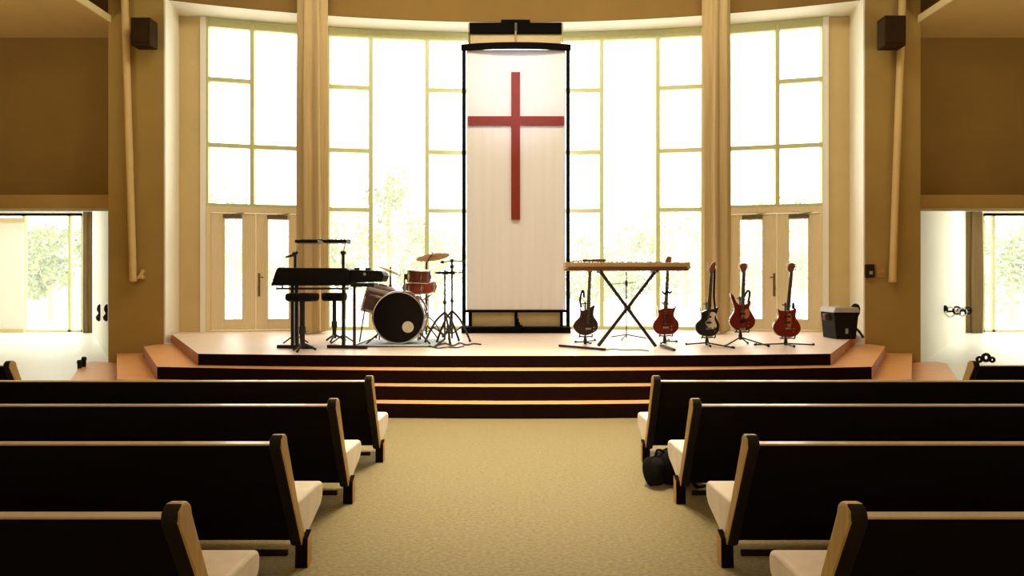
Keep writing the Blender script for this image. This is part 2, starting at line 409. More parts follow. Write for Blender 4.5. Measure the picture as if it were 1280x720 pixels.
# ------------------------------------------------------------------ stage and wrap-around steps
lev = [  # z, front y centre, corner (x,y), back (x,y)
    (.18, 7.09, (6.10, 7.75), (8.05, 10.72)),
    (.355, 7.30, (5.42, 7.86), (7.50, 10.86)),
    (.525, 7.53, (4.90, 7.90), (6.75, 10.48)),
    (SZ, 7.82, (4.42, 8.05), (6.50, 10.97))]
def level_poly(i):
    z, yc, (cx, cy), (bx, by) = lev[i]
    pts = []
    for k in range(17):
        x = -cx + 2 * cx * k / 16
        pts.append((x, yc + (cy - yc) * (x / cx) ** 2))
    pts.append((bx, by)); 
    return pts, (bx, by)
for i in range(4):
    z = lev[i][0]; z0 = 0 if i == 0 else lev[i - 1][0]
    pts, (bx, by) = level_poly(i)
    m = MB()
    full = pts + ([(bx, 11.58), (6.6, 11.6)] if i < 2 else [(6.58, 11.05), (6.82, 11.70)] if i == 3 else [(6.7, 10.86)])
    if i < 2: full = pts + [(bx, 11.0), (7.6, 10.88)] if i == 0 else pts + [(bx + .02, 10.88)]
    if i == 3:
        full = pts + [(6.585, 11.05), (6.80, 11.70)] + [(x, yw(x) + .03) for x in reversed(xs) if abs(x) < 6.5] + [(-6.80, 11.70), (-6.585, 11.05)] + [(-bx, by)]
    else:
        tail = full[len(pts):]
        full = full + [(-x, y) for x, y in reversed(tail)] + [(-bx, by)]
    n = len(full)
    m.use('stage' if i == 3 else 'tread')
    m.add([(x, y, z) for x, y in full], [tuple(range(n))])
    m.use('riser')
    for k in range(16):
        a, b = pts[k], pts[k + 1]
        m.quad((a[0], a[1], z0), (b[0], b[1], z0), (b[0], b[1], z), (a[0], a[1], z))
    m.use('riser_side')
    for k in range(16, n):
        a, b = full[k], full[(k + 1) % n]
        m.quad((a[0], a[1], z0), (b[0], b[1], z0), (b[0], b[1], z), (a[0], a[1], z))
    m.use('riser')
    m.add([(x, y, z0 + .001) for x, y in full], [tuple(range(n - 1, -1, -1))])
    nm = 'stage_platform' if i == 3 else 'stage_step'
    lb = ['lowest dark step, meeting the carpet', 'second dark step from the floor', 'third step, just below the stage floor', 'pale pinkish stage floor with angled ends'][i]
    struct(m.build(nm, 'tread'), lb)

# ------------------------------------------------------------------ side rooms
for s, nm, W1 in ((-1, 'left', (-14.65, 19.9)), (1, 'right', (15.70, 19.9))):
    X1 = abs(W1[0]); E = 21.5
    q = lambda pts: [(s * x, y) for x, y in pts]
    struct(MB().prism(q([(8.04, 10.72), (7.0, 9.0), (11.27, 9.0), (11.27, 11.62), (E, 11.62), (E, 20.1), (X1, 20.1), (8.1, 11.62)]), 'z', -.1, .004).build('floor_side_' + nm, 'white_floor'), 'bright white floor of the %s side room' % nm)
    struct(MB().prism(q([(7.6, 11.7), (E + .1, 11.7), (E + .1, 20.2), (X1 - .2, 20.2)]), 'z', 4.3, 4.42).build('ceiling_side_' + nm, 'white'))
    struct(MB().prism(q([(8.1, 11.62), (X1, 19.95), (X1 - .15, 20.0), (7.9, 11.86)]), 'z', -.05, 4.3).build('wall_side_' + nm, 'white'), 'white angled wall inside the %s side room' % nm)
    struct(MB().prism(q([(11.4, 11.7), (E, 11.7), (E, 11.85), (11.4, 11.85)]), 'z', -.05, 4.3).build('wall_side_near_' + nm, 'white'))
    struct(MB().prism(q([(E, 11.62), (E + .1, 11.62), (E + .1, 20.1), (E, 20.1)]), 'z', -.05, 4.3).build('wall_side_end_' + nm, 'white'))
    # back window wall
    Y = 19.9
    def sw(name, pxs, label, panes):
        root = empty(name, (X_(pxs[0], Y), Y, 0)); struct(root, label)
        f = MB(); g = MB(); x0 = X_(pxs[0], Y)
        us = [X_(p, Y) - x0 for p in pxs]
        for u_ in us: f.box(u_ - .045, u_ + .045, -.05, .06, 0, 4.05)
        lo, hi = min(us), max(us)
        f.box(lo, hi, -.05, .06, 0, .08).box(lo, hi, -.05, .06, 4.0, 4.1)
        g.quad((lo, .01, .05), (hi, .01, .05), (hi, .01, 4.05), (lo, .01, 4.05))
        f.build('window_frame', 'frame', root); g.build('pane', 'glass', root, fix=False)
    if s < 0:
        sw('window_6', [-60, 31, 88, 104], 'side room window on the left showing pale trees', None)
        p = MB().box(-X1 - .02, X_(104, Y) + .3, 19.9, 20.05, 0, 4.3)
    else:
        sw('window_7', [1228, 1241, 1330], 'side room window on the right showing pale trees', None)
    struct(MB().box(*sorted((s * X1, s * (E))), 19.85, 20.05, 4.02, 4.32).build('trim_%d' % (14 if s < 0 else 15), 'white'))
# end of white wall behind right drape
struct(MB().box(X_(1205, 19.9), X_(1228, 19.9), 19.92, 20.05, 0, 4.3).build('wall_side_return', 'white'))
# white roller blind in left side-room window
bl = empty('roller_blind', (X_(-20, 19.7), 19.7, 0))
tag(bl, 'white blind with tan rails covering the far left side room window', 'blind')
MB().box(-1.4, X_(29, 19.7) - X_(-20, 19.7), -.01, .01, .06, 3.9).build('blind_sheet', 'blind', bl)
MB().box(-1.4, X_(29, 19.7) - X_(-20, 19.7), -.05, .03, 3.76, 3.92).build('top_rail', 'pole', bl)
MB().box(-1.4, X_(31, 19.7) - X_(-20, 19.7), -.05, .03, 0.0, .12).build('bottom_rail', 'pole', bl)

# ------------------------------------------------------------------ curtains
def gathered(name, x, y, w, z0, z1, m, folds, depth, label, group=None, flare=0.0, sc=0.0):
    root_mb = MB(); n = folds * 8; rows = 14
    def outline(t):
        pts = []
        ww = w * (1 + flare * math.sin(t * 5.0))
        for k in range(n):
            a = 2 * PI * k / n
            r = 1 + .24 * math.cos(folds * a + .6 * math.sin(3 * t)) 
            pts.append((ww / 2 * math.cos(a) * r, depth / 2 * math.sin(a) * r))
        return pts
    vs, fs = [], []
    for i in range(rows + 1):
        t = i / rows
        for k, (px, py) in enumerate(outline(t)):
            zz = z0 + (z1 - z0) * t
            if i == 0: zz += sc * (.5 + .5 * math.cos(folds * 2 * PI * k / n))
            vs.append((px, py, zz - z0))
    for i in range(rows):
        for k in range(n):
            fs.append((i * n + k, i * n + (k + 1) % n, (i + 1) * n + (k + 1) % n, (i + 1) * n + k))
    fs.append(tuple(range(n - 1, -1, -1))); fs.append(tuple(range(rows * n, rows * n + n)))
    root_mb.add(vs, fs)
    o = root_mb.build(name, m, smooth=True); o.location = (x, y, z0)
    return tag(o, label, 'curtain', group)
xl = X_(391, 11.35); xr = X_(895, 11.35)
gathered('curtain', xl, 11.35, .50, SZ + .02, CZ - .01, 'curtain', 7, .36, 'tall tan gathered curtain left of the cross banner, beside the drum kit window', 'stage curtains', .03, .05)
gathered('curtain', xr, 11.35, .46, SZ + .02, CZ - .01, 'curtain', 7, .36, 'tall tan gathered curtain right of the cross banner, behind the guitars', 'stage curtains', .03, .05)
gathered('drape', X_(110, 19.5), 19.5, .22, .01, 4.1, 'drape', 5, .22, 'narrow brown drape in the left side room', 'side room drapes', .03)
gathered('drape', X_(1218, 19.45), 19.45, .46, .01, 4.1, 'drape', 6, .24, 'wide brown drape in the right side room', 'side room drapes', .04)

# ------------------------------------------------------------------ poles, speakers, plates on the piers
for (pt, pb, yb, lb) in ((156, 166.5, 352, 'tan vertical tube hanging on the left pier'), (1128, 1115.5, 353, 'tan vertical tube hanging on the right pier')):
    Y = 10.82
    x0, x1 = X_(pb, Y), X_(pt, Y); zb, zt = Z_(yb, Y), Z_(0, Y)
    k = (CZ - zb) / (zt - zb)
    r = empty('wall_tube', (x0, Y, zb)); tag(r, lb, 'tube', 'pier tubes')
    MB().tube([(0, 0, .03), ((x1 - x0) * k, 0, CZ - zb)], .062, 16).build('tube', 'pole', r, smooth=True)
    MB().lathe([(0, -.005), (.05, 0), (.066, .02), (.066, .07), (.062, .07)], None, 16).build('end_cap', 'pole', r, smooth=True)
    for zz in (2.0, 5.0):
        xx = (x1 - x0) * zz / (zt - zb)
        MB().box(xx - .035, xx + .035, .03, .079, zz - .03, zz + .03).build('clip', 'plate_tan', r)
# small bracket beside the left tube
r = empty('wall_bracket', (X_(178, 10.88), 10.88, Z_(346, 10.88))); tag(r, 'small tan hose bracket beside the foot of the left pier tube', 'bracket')
MB().box(-.05, .06, -.01, .018, -.05, .12).build('back_plate', 'plate_tan', r, bevel=.005)
MB().tube([(-.06, -.05, -.03), (0, -.06, .03), (.05, -.04, .13)], [.022, .03, .036], 10).build('nozzle', 'pole', r, smooth=True)
MB().lathe([(0, 0), (.045, .0), (.05, .02), (.03, .05), (0, .05)], align((.0, -.012, .0), (0, -1, 0)), 12).build('rosette', 'pole', r, smooth=True)
for (pa, pb_, ya, yb, lb) in ((171, 195, 27, 61, 'dark brown box speaker high on the left pier'), (1095, 1121, 27, 64, 'dark brown box speaker high on the right pier')):
    Y = 10.72
    x0, x1 = X_(pa, Y), X_(pb_, Y); z0, z1 = Z_(yb, Y), Z_(ya, Y)
    r = empty('wall_speaker', ((x0 + x1) / 2, 10.88, z0)); tag(r, lb, 'speaker', 'pier speakers')
    w = (x1 - x0) / 2; h = z1 - z0
    yo = -.1 if pa > 640 else -.02
    MB().box(-w, w, -.32 + yo, -.08 + yo, 0, h).build('cabinet', 'spk', r, bevel=.015)
    MB().box(-w + .03, w - .03, -.335 + yo, -.318 + yo, .04, h - .04).build('grille', 'spk', r, bevel=.006)
    MB().box(-.05, .05, -.09 + yo, .015, h * .35, h * .65).build('bracket', 'spk', r)
r = empty('wall_phone', (X_(1086.5, 10.88), 10.89, Z_(347, 10.88))); tag(r, 'black control box on the right pier', 'control box')
MB().box(-.08, .08, -.05, .005, 0, .25).build('case', 'spk', r, bevel=.01)
MB().box(-.02, .04, -.056, -.049, .06, .12).build('button', 'grey', r)
r = empty('wall_plate', (X_(1101, 10.88), 10.89, Z_(347, 10.88))); tag(r, 'tan switch plate between control box and tube on the right pier', 'switch plate')
MB().box(-.09, .09, -.02, .005, 0, .25).build('plate', 'plate_tan', r, bevel=.006)
for dx in (-.045, .0, .045): MB().box(dx - .012, dx + .012, -.03, -.019, .09, .15).build('switch', 'beam', r)

# ------------------------------------------------------------------ pews
def make_pew(L, side, oak_end=True):
    """local: aisle-side end at x=0, pew runs to x = -side*... (side=-1: left pew runs to -x); y=0 back top, z=0 floor"""
    root = empty('pew', (0, 0, 0)); d = side   # direction of run
    def bx(m, a, b, *r): 
        a, b = sorted((d * a, d * b)); return m.box(a, b, *r)
    # leaning back panel, sheared prism in y-z
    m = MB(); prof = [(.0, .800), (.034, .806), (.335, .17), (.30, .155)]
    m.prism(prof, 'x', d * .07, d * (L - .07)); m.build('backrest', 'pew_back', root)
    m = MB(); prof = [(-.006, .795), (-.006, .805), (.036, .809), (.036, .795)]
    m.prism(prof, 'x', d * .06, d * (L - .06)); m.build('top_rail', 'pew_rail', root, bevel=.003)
    # end posts
    for e in (0, 1):
        a, b = (0, .068) if e == 0 else (L - .068, L)
        a, b = sorted((d * a, d * b))
        prof = [(-.033, .79), (-.027, .832), (.0, .853), (.035, .851), (.060, .827), (.068, .79), (.215, .42), (.29, .24), (.335, .16), (.345, .128), (.305, .118), (.265, .14)]
        m = MB(); m.use('pew_wood'); m.prism(prof, 'x', a, b)
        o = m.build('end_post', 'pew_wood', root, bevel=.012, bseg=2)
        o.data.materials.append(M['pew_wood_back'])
        for p in o.data.polygons:                    # back edges get a dark copy of the wood as painted shade
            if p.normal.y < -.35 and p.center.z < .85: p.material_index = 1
    # seat: padded wedge
    prof = [(.20, .415), (.50, .405), (.60, .400), (.645, .385), (.662, .35), (.655, .29), (.62, .245), (.36, .15), (.31, .18)]
    m = MB(); m.prism(prof, 'x', d * .004, d * (L - .004)); m.build('seat_cushion', 'cushion', root, smooth=True, bevel=.02, bseg=3)
    # legs
    ks = [-.03, L / 2, L - .06]
    for kx in ks:
        a, b = sorted((d * kx, d * (kx + .075)))
        m = MB(); m.use('pew_leg'); m.prism([(.275, 0), (.345, 0), (.352, .185), (.352, .20), (.282, .17)], 'x', a, b)
        o = m.build('leg', 'pew_leg', root, bevel=.006)
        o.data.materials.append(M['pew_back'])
        for p in o.data.polygons:  # faces turned away from the windows painted dark as shade
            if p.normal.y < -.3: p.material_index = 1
    # floor rail between the legs
    a, b = sorted((d * .1, d * (L - .1)))
    MB().box(a, b, .30, .325, .06, .09).build('stretcher', 'pew_wood_back', root)
    return root
rows = [(5.07, 'front row', 1.285), (4.06, 'second row', 1.285), (3.085, 'third row', 1.275), (2.12, 'nearest row', 1.258)]
for side, nm in ((-1, 'left'), (1, 'right')):
    proto = None
    for k, (Y, rn, ax) in enumerate(rows):
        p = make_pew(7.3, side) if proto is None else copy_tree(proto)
        proto = proto or p
        ax2 = ax - .038 - (.03 if side > 0 and k == 0 else 0)
        p.location = (side * ax2, Y, 0)
        lb = {0: 'dark backed pew %s of the aisle, row closest to the stage steps',
              1: 'dark backed pew %s of the aisle, second row from the stage',
              2: 'dark backed pew %s of the aisle, second row from the camera',
              3: 'dark backed pew %s of the aisle, row closest to the camera'}[k] % nm
        tag(p, lb, 'pew', 'pews beside the aisle')
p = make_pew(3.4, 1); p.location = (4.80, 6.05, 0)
tag(p, 'short dark pew at far right with a carved scroll on its top', 'pew')
m = MB()
m.torus(.035, .016, Matrix.Translation((.17, .02, .885)) @ Matrix.Rotation(PI / 2, 4, 'X'), 18, 8)
m.torus(.025, .013, Matrix.Translation((.10, .02, .865)) @ Matrix.Rotation(PI / 2, 4, 'X'), 18, 8)
m.torus(.022, .012, Matrix.Translation((.235, .02, .862)) @ Matrix.Rotation(PI / 2, 4, 'X'), 18, 8)
m.build('scroll_ornament', 'pew_wood_back', p, smooth=True)
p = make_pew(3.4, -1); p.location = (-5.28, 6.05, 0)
tag(p, 'short dark pew at far left beyond the front row', 'pew')

# backpack on the floor between the first two right pews
bp = empty('backpack', (1.30, 4.80, 0), rz=.12); tag(bp, 'black backpack slumped on the carpet beside the right pews', 'bag')
def blob(cx, cy, cz, rx, ry, rz_, seed, n=24, k=14, amp=.08):
    rnd = random.Random(seed); ph = [rnd.uniform(0, 6) for _ in range(6)]
    vs, fs = [], []
    for i in range(k + 1):
        th = PI * i / k
        for j in range(n):
            a = 2 * PI * j / n
            q = 1 + amp * (math.sin(3 * a + ph[0] + 2 * th) + .6 * math.sin(5 * a + ph[1] - 3 * th) + .5 * math.sin(4 * th + ph[2]))
            sx = math.copysign(abs(math.sin(th)) ** .7, math.sin(th))
            vs.append((cx + rx * q * sx * math.cos(a), cy + ry * q * sx * math.sin(a), max(.004, cz + rz_ * math.cos(th) * q)))
    for i in range(k):
        for j in range(n): fs.append((i * n + j, i * n + (j + 1) % n, (i + 1) * n + (j + 1) % n, (i + 1) * n + j))
    return vs, fs
MB().add(*blob(0.04, 0, .14, .22, .12, .142, 3, 44, 24, .05)).build('main_bag', 'black_cloth', bp, smooth=True)
MB().add(*blob(-.16, -.05, .125, .09, .10, .115, 5, 36, 20, .05)).build('front_pocket', 'black_cloth', bp, smooth=True)
MB().tube(curve_pts([(-.14, -.03, .22), (-.13, -.04, .29), (-.08, -.04, .28), (-.06, -.03, .24)], 5), .011, 8).build('grab_handle', 'black_cloth', bp, smooth=True)
MB().tube(curve_pts([(.05, -.09, .25), (.10, -.14, .17), (.12, -.15, .08), (.17, -.14, .012), (.25, -.12, .012)], 5), .014, 8).build('strap', 'black_cloth', bp, smooth=True)
MB().box(.04, .052, -.122, -.112, .21, .24).build('zip_pull', 'chrome', bp)

# ------------------------------------------------------------------ cross banner
Y = 11.65
W = X_(710, Y) - X_(580, Y); xc = (X_(710, Y) + X_(580, Y)) / 2
bn = empty('cross_banner', (xc, Y, SZ)); tag(bn, 'tall free standing white banner with a red cross in a dark frame', 'banner')
zt = Z_(60, Y) - SZ; hw = W / 2
def zz(py): return Z_(py, Y) - SZ
def xx(px): return X_(px, Y) - xc
MB().box(-hw - .03, hw + .03, -.28, .28, 0, .12).build('base', 'frame_dark', bn, bevel=.01)
for s in (-1, 1):
    MB().box(s * hw - .035, s * hw + .035, -.035, .035, .1, zt).build('post', 'frame_dark', bn, bevel=.006)
    MB().box(s * (hw - .13) - .03, s * (hw - .13) + .03, -.03, .03, .1, .44).build('short_post', 'frame_dark', bn, bevel=.006)
m = MB(); K = 12
for k in range(K):
    a = -hw - .05 + (2 * hw + .1) * k / K; b = -hw - .05 + (2 * hw + .1) * (k + 1) / K
    ya = lambda x: -.12 + .10 * (x / hw) ** 2
    m.bar((a, ya(a), zt), (b, ya(b), zt), .08, .11)
m.build('top_bar', 'frame_dark', bn)
MB().box(-hw + .02, hw - .02, -.03, .03, .40, .455).build('cross_rail', 'frame_dark', bn, bevel=.006)
m = MB(); cx0 = xx(645); m.box(cx0 - .03, cx0 + .03, -.035, .03, .1, .41); m.box(cx0 + .02, cx0 + .08, -.05, .0, .1, .2); m.box(cx0 + .02, cx0 + .055, -.05, 0, .2, .28); m.box(cx0 + .08, cx0 + .13, -.05, 0, .1, .15)
m.build('centre_bracket', 'frame_dark', bn)
m = MB(); nx, nz = 48, 24; x0, x1 = xx(583.5), xx(706.5); z0_, z1_ = .45, zt - .04
vs = [(x0 + (x1 - x0) * i / nx, .0 + .012 * math.sin(i * 1.3) * (1 - j / nz) , z0_ + (z1_ - z0_) * j / nz) for j in range(nz + 1) for i in range(nx + 1)]
fs = [(j * (nx + 1) + i, j * (nx + 1) + i + 1, (j + 1) * (nx + 1) + i + 1, (j + 1) * (nx + 1) + i) for j in range(nz) for i in range(nx)]
m.add(vs, fs); m.build('fabric', 'fabric', bn, smooth=True, fix=False)
MB().box(xx(586), xx(704), .02, .03, .13, .40).build('lower_panel', 'beige', bn)
m = MB(); m.box(xx(639), xx(650), -.045, -.02, zz(275), zz(91)); m.box(xx(585), xx(639), -.045, -.02, zz(157), zz(146)); m.box(xx(650), xx(705), -.045, -.02, zz(157), zz(146))
m.build('cross', 'cross', bn)
# projector screen housing hung from the header
Y2 = 11.9
r = empty('screen_housing', (X_(644.5, Y2), Y2, Z_(43, Y2))); tag(r, 'black screen housing hung below the header above the banner', 'screen housing')
w = (X_(702, Y2) - X_(587, Y2)) / 2; h = Z_(30, Y2) - Z_(43, Y2)
for a, b in ((-w, -.02), (.03, w)): MB().box(a, b, -.08, .08, 0, h).build('case', 'frame_dark', r, bevel=.012)
MB().box(-.02, .03, -.06, .06, 0, h).build('centre_joint', 'steel', r)
MB().box(-w + .01, w - .01, -.01, .01, Z_(58, Y2) - Z_(43, Y2), .0).build('screen_edge', 'beige', r)
for sx in (-w - .012, .0, w + .012):
    rr = .018 if sx == 0 else .009
    MB().tube([(sx, -.085, Z_(57.5, Y2) - Z_(43, Y2) - .02), (sx, -.085, h * (.9 if sx else .1))], rr, 8).build('cord', 'handle', r)
MB().box(-.3, .3, -.03, .07, h - .005, WT + .02 - Z_(43, Y2)).build('mount', 'frame_dark', r)

# ------------------------------------------------------------------ left keyboard rig
def pxbox(m, a, b, ya, yb, Y, x0, z0, dy0, dy1):
    return m.box(X_(a, Y) - x0, X_(b, Y) - x0, dy0, dy1, Z_(yb, Y) - z0, Z_(ya, Y) - z0)
Y = 8.72
kb = empty('stage_piano', (X_(392, Y), Y, Z_(357, Y))); tag(kb, 'black electric piano on legs, left end of the stage', 'keyboard')
x0, _, z0 = kb.location
def o2(pts, Y=Y): return [(X_(a, Y) - x0, Z_(b, Y) - z0) for a, b in pts]
MB().prism(o2([(345, 357), (352, 337), (356, 334), (359, 335), (437, 335.5), (441, 338), (441, 355), (438, 357)]), 'y', -.2, .22).build('body', 'black', kb, bevel=.012)
MB().prism(o2([(441, 337.5), (478, 338.5), (481, 341), (483, 345), (480, 352), (441, 353.5)]), 'y', -.16, .2).build('control_end', 'black', kb, bevel=.012)
MB().box(-.45, .95, .20, .30, .06, .09).build('key_bed', 'ivory', kb)
m = MB()
for k in range(24):
    if k % 7 in (2, 6): continue
    m.box(-.42 + k * .056, -.39 + k * .056, .225, .27, .088, .105)
m.build('black_keys', 'black', kb)
for a, b in ((442, 450), (456, 464)):
    m = MB(); m.lathe([(0, 0), (.045, 0), (.04, .035), (0, .035)], Matrix.Translation(((X_(a, Y) + X_(b, Y)) / 2 - x0, 0, Z_(337.7, Y) - z0)), 12); m.build('knob', 'black', kb, smooth=True)
MB().lathe([(0, 0), (.022, 0), (.018, .012), (0, .012)], align((X_(459, Y) - x0, -.161, Z_(343, Y) - z0), (0, -1, 0)), 12).build('button', 'grey', kb)
ks = empty('piano_stand', (X_(392, Y), Y, SZ)); tag(ks, 'black four legged stand under the electric piano at the left of the stage', 'keyboard stand')
top = Z_(357, Y) - SZ
for a in (366, 371.5, 429.5, 443):
    xx_ = X_(a, Y) - ks.location.x
    MB().bar((xx_, 0, .03), (xx_, 0, top), .045 if a != 443 else .035, .045, up=(0, 1, 0)).build('leg', 'black_metal', ks)
for a, b in ((345, 392), (408, 460)):
    m = MB(); m.bar((X_(a, Y) - ks.location.x, .06, .025), (X_(b, Y) - ks.location.x, -.06, .025), .06, .05); m.build('foot', 'black_metal', ks, bevel=.008)
MB().box(X_(350, Y) - ks.location.x, X_(432, Y) - ks.location.x, -.14, .16, top - .06, top - .03).build('shelf', 'steel', ks)
MB().box(X_(441, Y) - ks.location.x, X_(470, Y) - ks.location.x, -.12, .12, top - .02, top + .040).build('bracket', 'black_metal', ks)
m = MB(); m.bar((X_(353, Y) - ks.location.x, 0, top - .045), (X_(353, Y) - ks.location.x, 0, top), .02, .02, up=(0, 1, 0)); m.build('peg', 'steel', ks)

def stool(px, Y, r, ys0, ys1, label):
    root = empty('stool', (X_(px, Y), Y, SZ)); tag(root, label, 'stool', 'round stools at the piano')
    za, zb = Z_(ys1, Y) - SZ, Z_(ys0, Y) - SZ
    MB().lathe([(0, za + .005), (r * .85, za), (r * .97, za + .02), (r, (za + zb) / 2), (r * .98, zb - .02), (r * .9, zb), (0, zb + .006)], None, 28).build('seat', 'black_cloth', root, smooth=True)
    MB().tube([(0, 0, .06), (0, 0, za + .01)], .035, 12).build('post', 'black_metal', root, smooth=True)
    MB().lathe([(.034, za * .35), (.05, za * .35), (.05, za * .5), (.034, za * .5)], None, 12).build('height_collar', 'steel', root, smooth=True)
    for k in range(3):
        a = 2 * PI * k / 3 + .5
        MB().tube(curve_pts([(0, 0, .12), (.10 * math.cos(a), .10 * math.sin(a), .07), (.19 * math.cos(a), .19 * math.sin(a), .018)], 4), .018, 8).build('leg', 'black_metal', root, smooth=True)
stool(378, 8.32, .235, 366.5, 376.5, 'larger round black stool in front of the electric piano')
stool(418, 9.72, .21, 366, 376, 'smaller round black stool behind the electric piano')
def music_stand(px, Y, da, db, ypole, label, clamp):
    root = empty('music_stand', (X_(px, Y), Y, SZ)); tag(root, label, 'music stand', 'music stands at the piano')
    x0 = X_(px, Y); zp = Z_(ypole, Y) - SZ; zd = Z_(302, Y) - SZ
    MB().tube([(0, 0, .03), (0, 0, zp)], .024, 10).build('pole', 'black_metal', root, smooth=True)
    MB().lathe([(.025, 0), (.045, .01), (.045, .05), (.025, .06)], Matrix.Translation((0, 0, zp - .03)), 12).build('clutch', 'black_metal', root, smooth=True)
    a, b = X_(da, Y) - x0, X_(db, Y) - x0
    m = MB(); ex = a + .03 if abs(a) < abs(b) else b - .05
    m.tube([(0, 0, zp), (ex, 0, zd - .02)], .008, 8); m.build('stem', 'chrome', root, smooth=True)
    m = MB(); m.box(a, b, -.13, .13, zd - .028, zd + .022); m.build('desk', 'black', root, bevel=.012)
    MB().box(a, b, .11, .13, zd + .02, zd + .045).build('lip', 'black', root)
    for k in range(3):
        an = 2 * PI * k / 3 + .8
        MB().tube([(0, 0, .16), (.22 * math.cos(an), .22 * math.sin(an), .014)], .012, 8).build('leg', 'black_metal', root, smooth=True)
    if clamp:
        MB().tube([(.05, 0, zp + .03), (-.02, 0, zp - .02), (-.15, -.01, zp - .06)], [.018, .026, .014], 8).build('clamp_arm', 'black_metal', root, smooth=True)
music_stand(369, 9.3, 372, 400.5, 317, 'music stand with flat black desk, left one behind the piano', True)
music_stand(429, 9.25, 406.5, 436, 316, 'music stand with flat black desk, right one behind the piano', False)

# ------------------------------------------------------------------ drum kit
rg = empty('drum_rug', (X_(503, 9.4), 9.4, SZ)); tag(rg, 'pale blue rug with a dark edge under the drum kit', 'rug')
MB().box(-.68, .60, -.50, .72, .0, .008).build('rug_field', 'rug', rg)
m = MB(); m.box(-.68, .60, -.52, -.44, .0, .012); m.box(-.70, -.66, -.52, .72, 0, .012); m.box(.58, .62, -.52, .72, 0, .012); m.build('rug_edge', 'rug_border', rg)

def drum_parts(root, c, axis, r, depth, shell, front_head, back_head='drumhead_white', lugs=8, hoop='chrome', hoop_r=.016):
    """cylinder from c along axis; head at the far end of axis"""
    T = align(c, axis)
    MB().lathe([(r, 0), (r, depth)], T, 36).build('shell', shell, root, smooth=True)
    hd_ = MB(); hd_.lathe([(0, depth + .006), (r * .93, depth + .005), (r * .985, depth - .002)], T, 36); hd_.build('drumhead', front_head, root, smooth=True)
    hb = MB(); hb.lathe([(0, -.006), (r * .93, -.005), (r * .985, .002)], T, 36); hb.build('drumhead', back_head, root, smooth=True)
    for z in (depth, 0):
        MB().torus(r, hoop_r, T @ Matrix.Translation((0, 0, z)), 40, 8).build('hoop', hoop, root, smooth=True)
    for k in range(lugs):
        a = 2 * PI * k / lugs + .2
        m = MB(); R = r + .012
        m.bar(T @ Vector((R * math.cos(a), R * math.sin(a), depth * .12)), T @ Vector((R * math.cos(a), R * math.sin(a), depth * .88)), .012, .012)
        m.bar(T @ Vector((R * math.cos(a), R * math.sin(a), depth * .35)), T @ Vector((R * math.cos(a), R * math.sin(a), depth * .65)), .03, .03)
        m.build('lug', 'chrome', root)
Yb = 9.22
bd = empty('bass_drum', (X_(498, Yb), Yb, SZ + .012)); tag(bd, 'large bass drum with black front head and white round sticker', 'drum', 'drum kit')
R = 32 * Yb / 720
drum_parts(bd, (0, .42, R + .018), (0, -1, 0), R, .42, 'drum_brown', 'drumhead_black', 'drumhead_black', 8, 'chrome', .016)
MB().lathe([(0, .001), (.088, .001), (.092, -.002)], align((X_(510, Yb) - X_(498, Yb), -.010, R + .018 - 12 * Yb / 720), (0, -1, 0)), 28).build('sticker', 'sticker', bd)
for s in (-1, 1):
    m = MB(); m.tube([(s * R * .80, .10, R * .42), (s * (R + .10), -.02, .008)], .014, 8); m.build('spur', 'steel', bd, smooth=True)
m = MB(); m.tube([(.05, .25, 2 * R), (.05, .25, 2 * R + .14)], .018, 10); m.build('tom_post', 'chrome', bd, smooth=True)
# pedal
pd = empty('drum_pedal', (X_(498, Yb) - .0, Yb + .66, SZ + .012)); tag(pd, 'steel foot pedal behind the bass drum', 'pedal')
MB().box(-.06, .06, -.14, .16, 0, .02).build('base_plate', 'steel', pd)
m = MB(); m.bar((0, .15, .03), (0, -.1, .10), .09, .015); m.build('footboard', 'steel', pd)
m = MB(); m.tube([(0, -.12, .02), (0, -.12, .2), (0, -.2, .32)], .01, 8); m.build('beater_rod', 'chrome', pd)
# floor tom on its side at left
Yt = 9.62
ft = empty('floor_tom', (X_(470, Yt), Yt, SZ + .012)); tag(ft, 'brownish red tom tilted on its side left of the bass drum', 'drum', 'drum kit')
zc = Z_(374, Yt) - SZ - .012
ax = Vector((-.93, -.22, .26)).normalized()
c0 = Vector((0, 0, zc)) - ax * .26 
drum_parts(ft, c0 + Vector((.02, 0, 0)), ax, .255, .46, 'drum_brown', 'drumhead_white', 'drumhead_white', 6)
for k, (a, b) in enumerate(((-.2, -.2), (.22, -.18), (.0, .24))):
    MB().tube([(a * .7, b * .8, zc - .12), (a * 1.1, b, .012)], .012, 8).build('leg', 'steel', ft, smooth=True)
# rack tom
Yr = 9.38
rt = empty('rack_tom', (X_(523, Yr), Yr, Z_(352.5, Yr))); tag(rt, 'dark red rack tom above the bass drum', 'drum', 'drum kit')
drum_parts(rt, (0, 0, .0), (.06, -.08, 1), .185, .19, 'drum_red', 'drumhead_white', 'drumhead_white', 6, 'chrome', .010)
m = MB(); m.tube([(-.19, 0, .08), (-.23, .04, .05), (X_(498, Yb) + .05 - X_(523, Yr), Yb + .25 - Yr, SZ + .012 + 2 * R + .13 - Z_(352.5, Yr))], .016, 8); m.build('mount_arm', 'chrome', rt, smooth=True)
m = MB(); m.box(-.23, -.18, -.03, .03, .04, .13); m.build('mount_block', 'steel', rt)
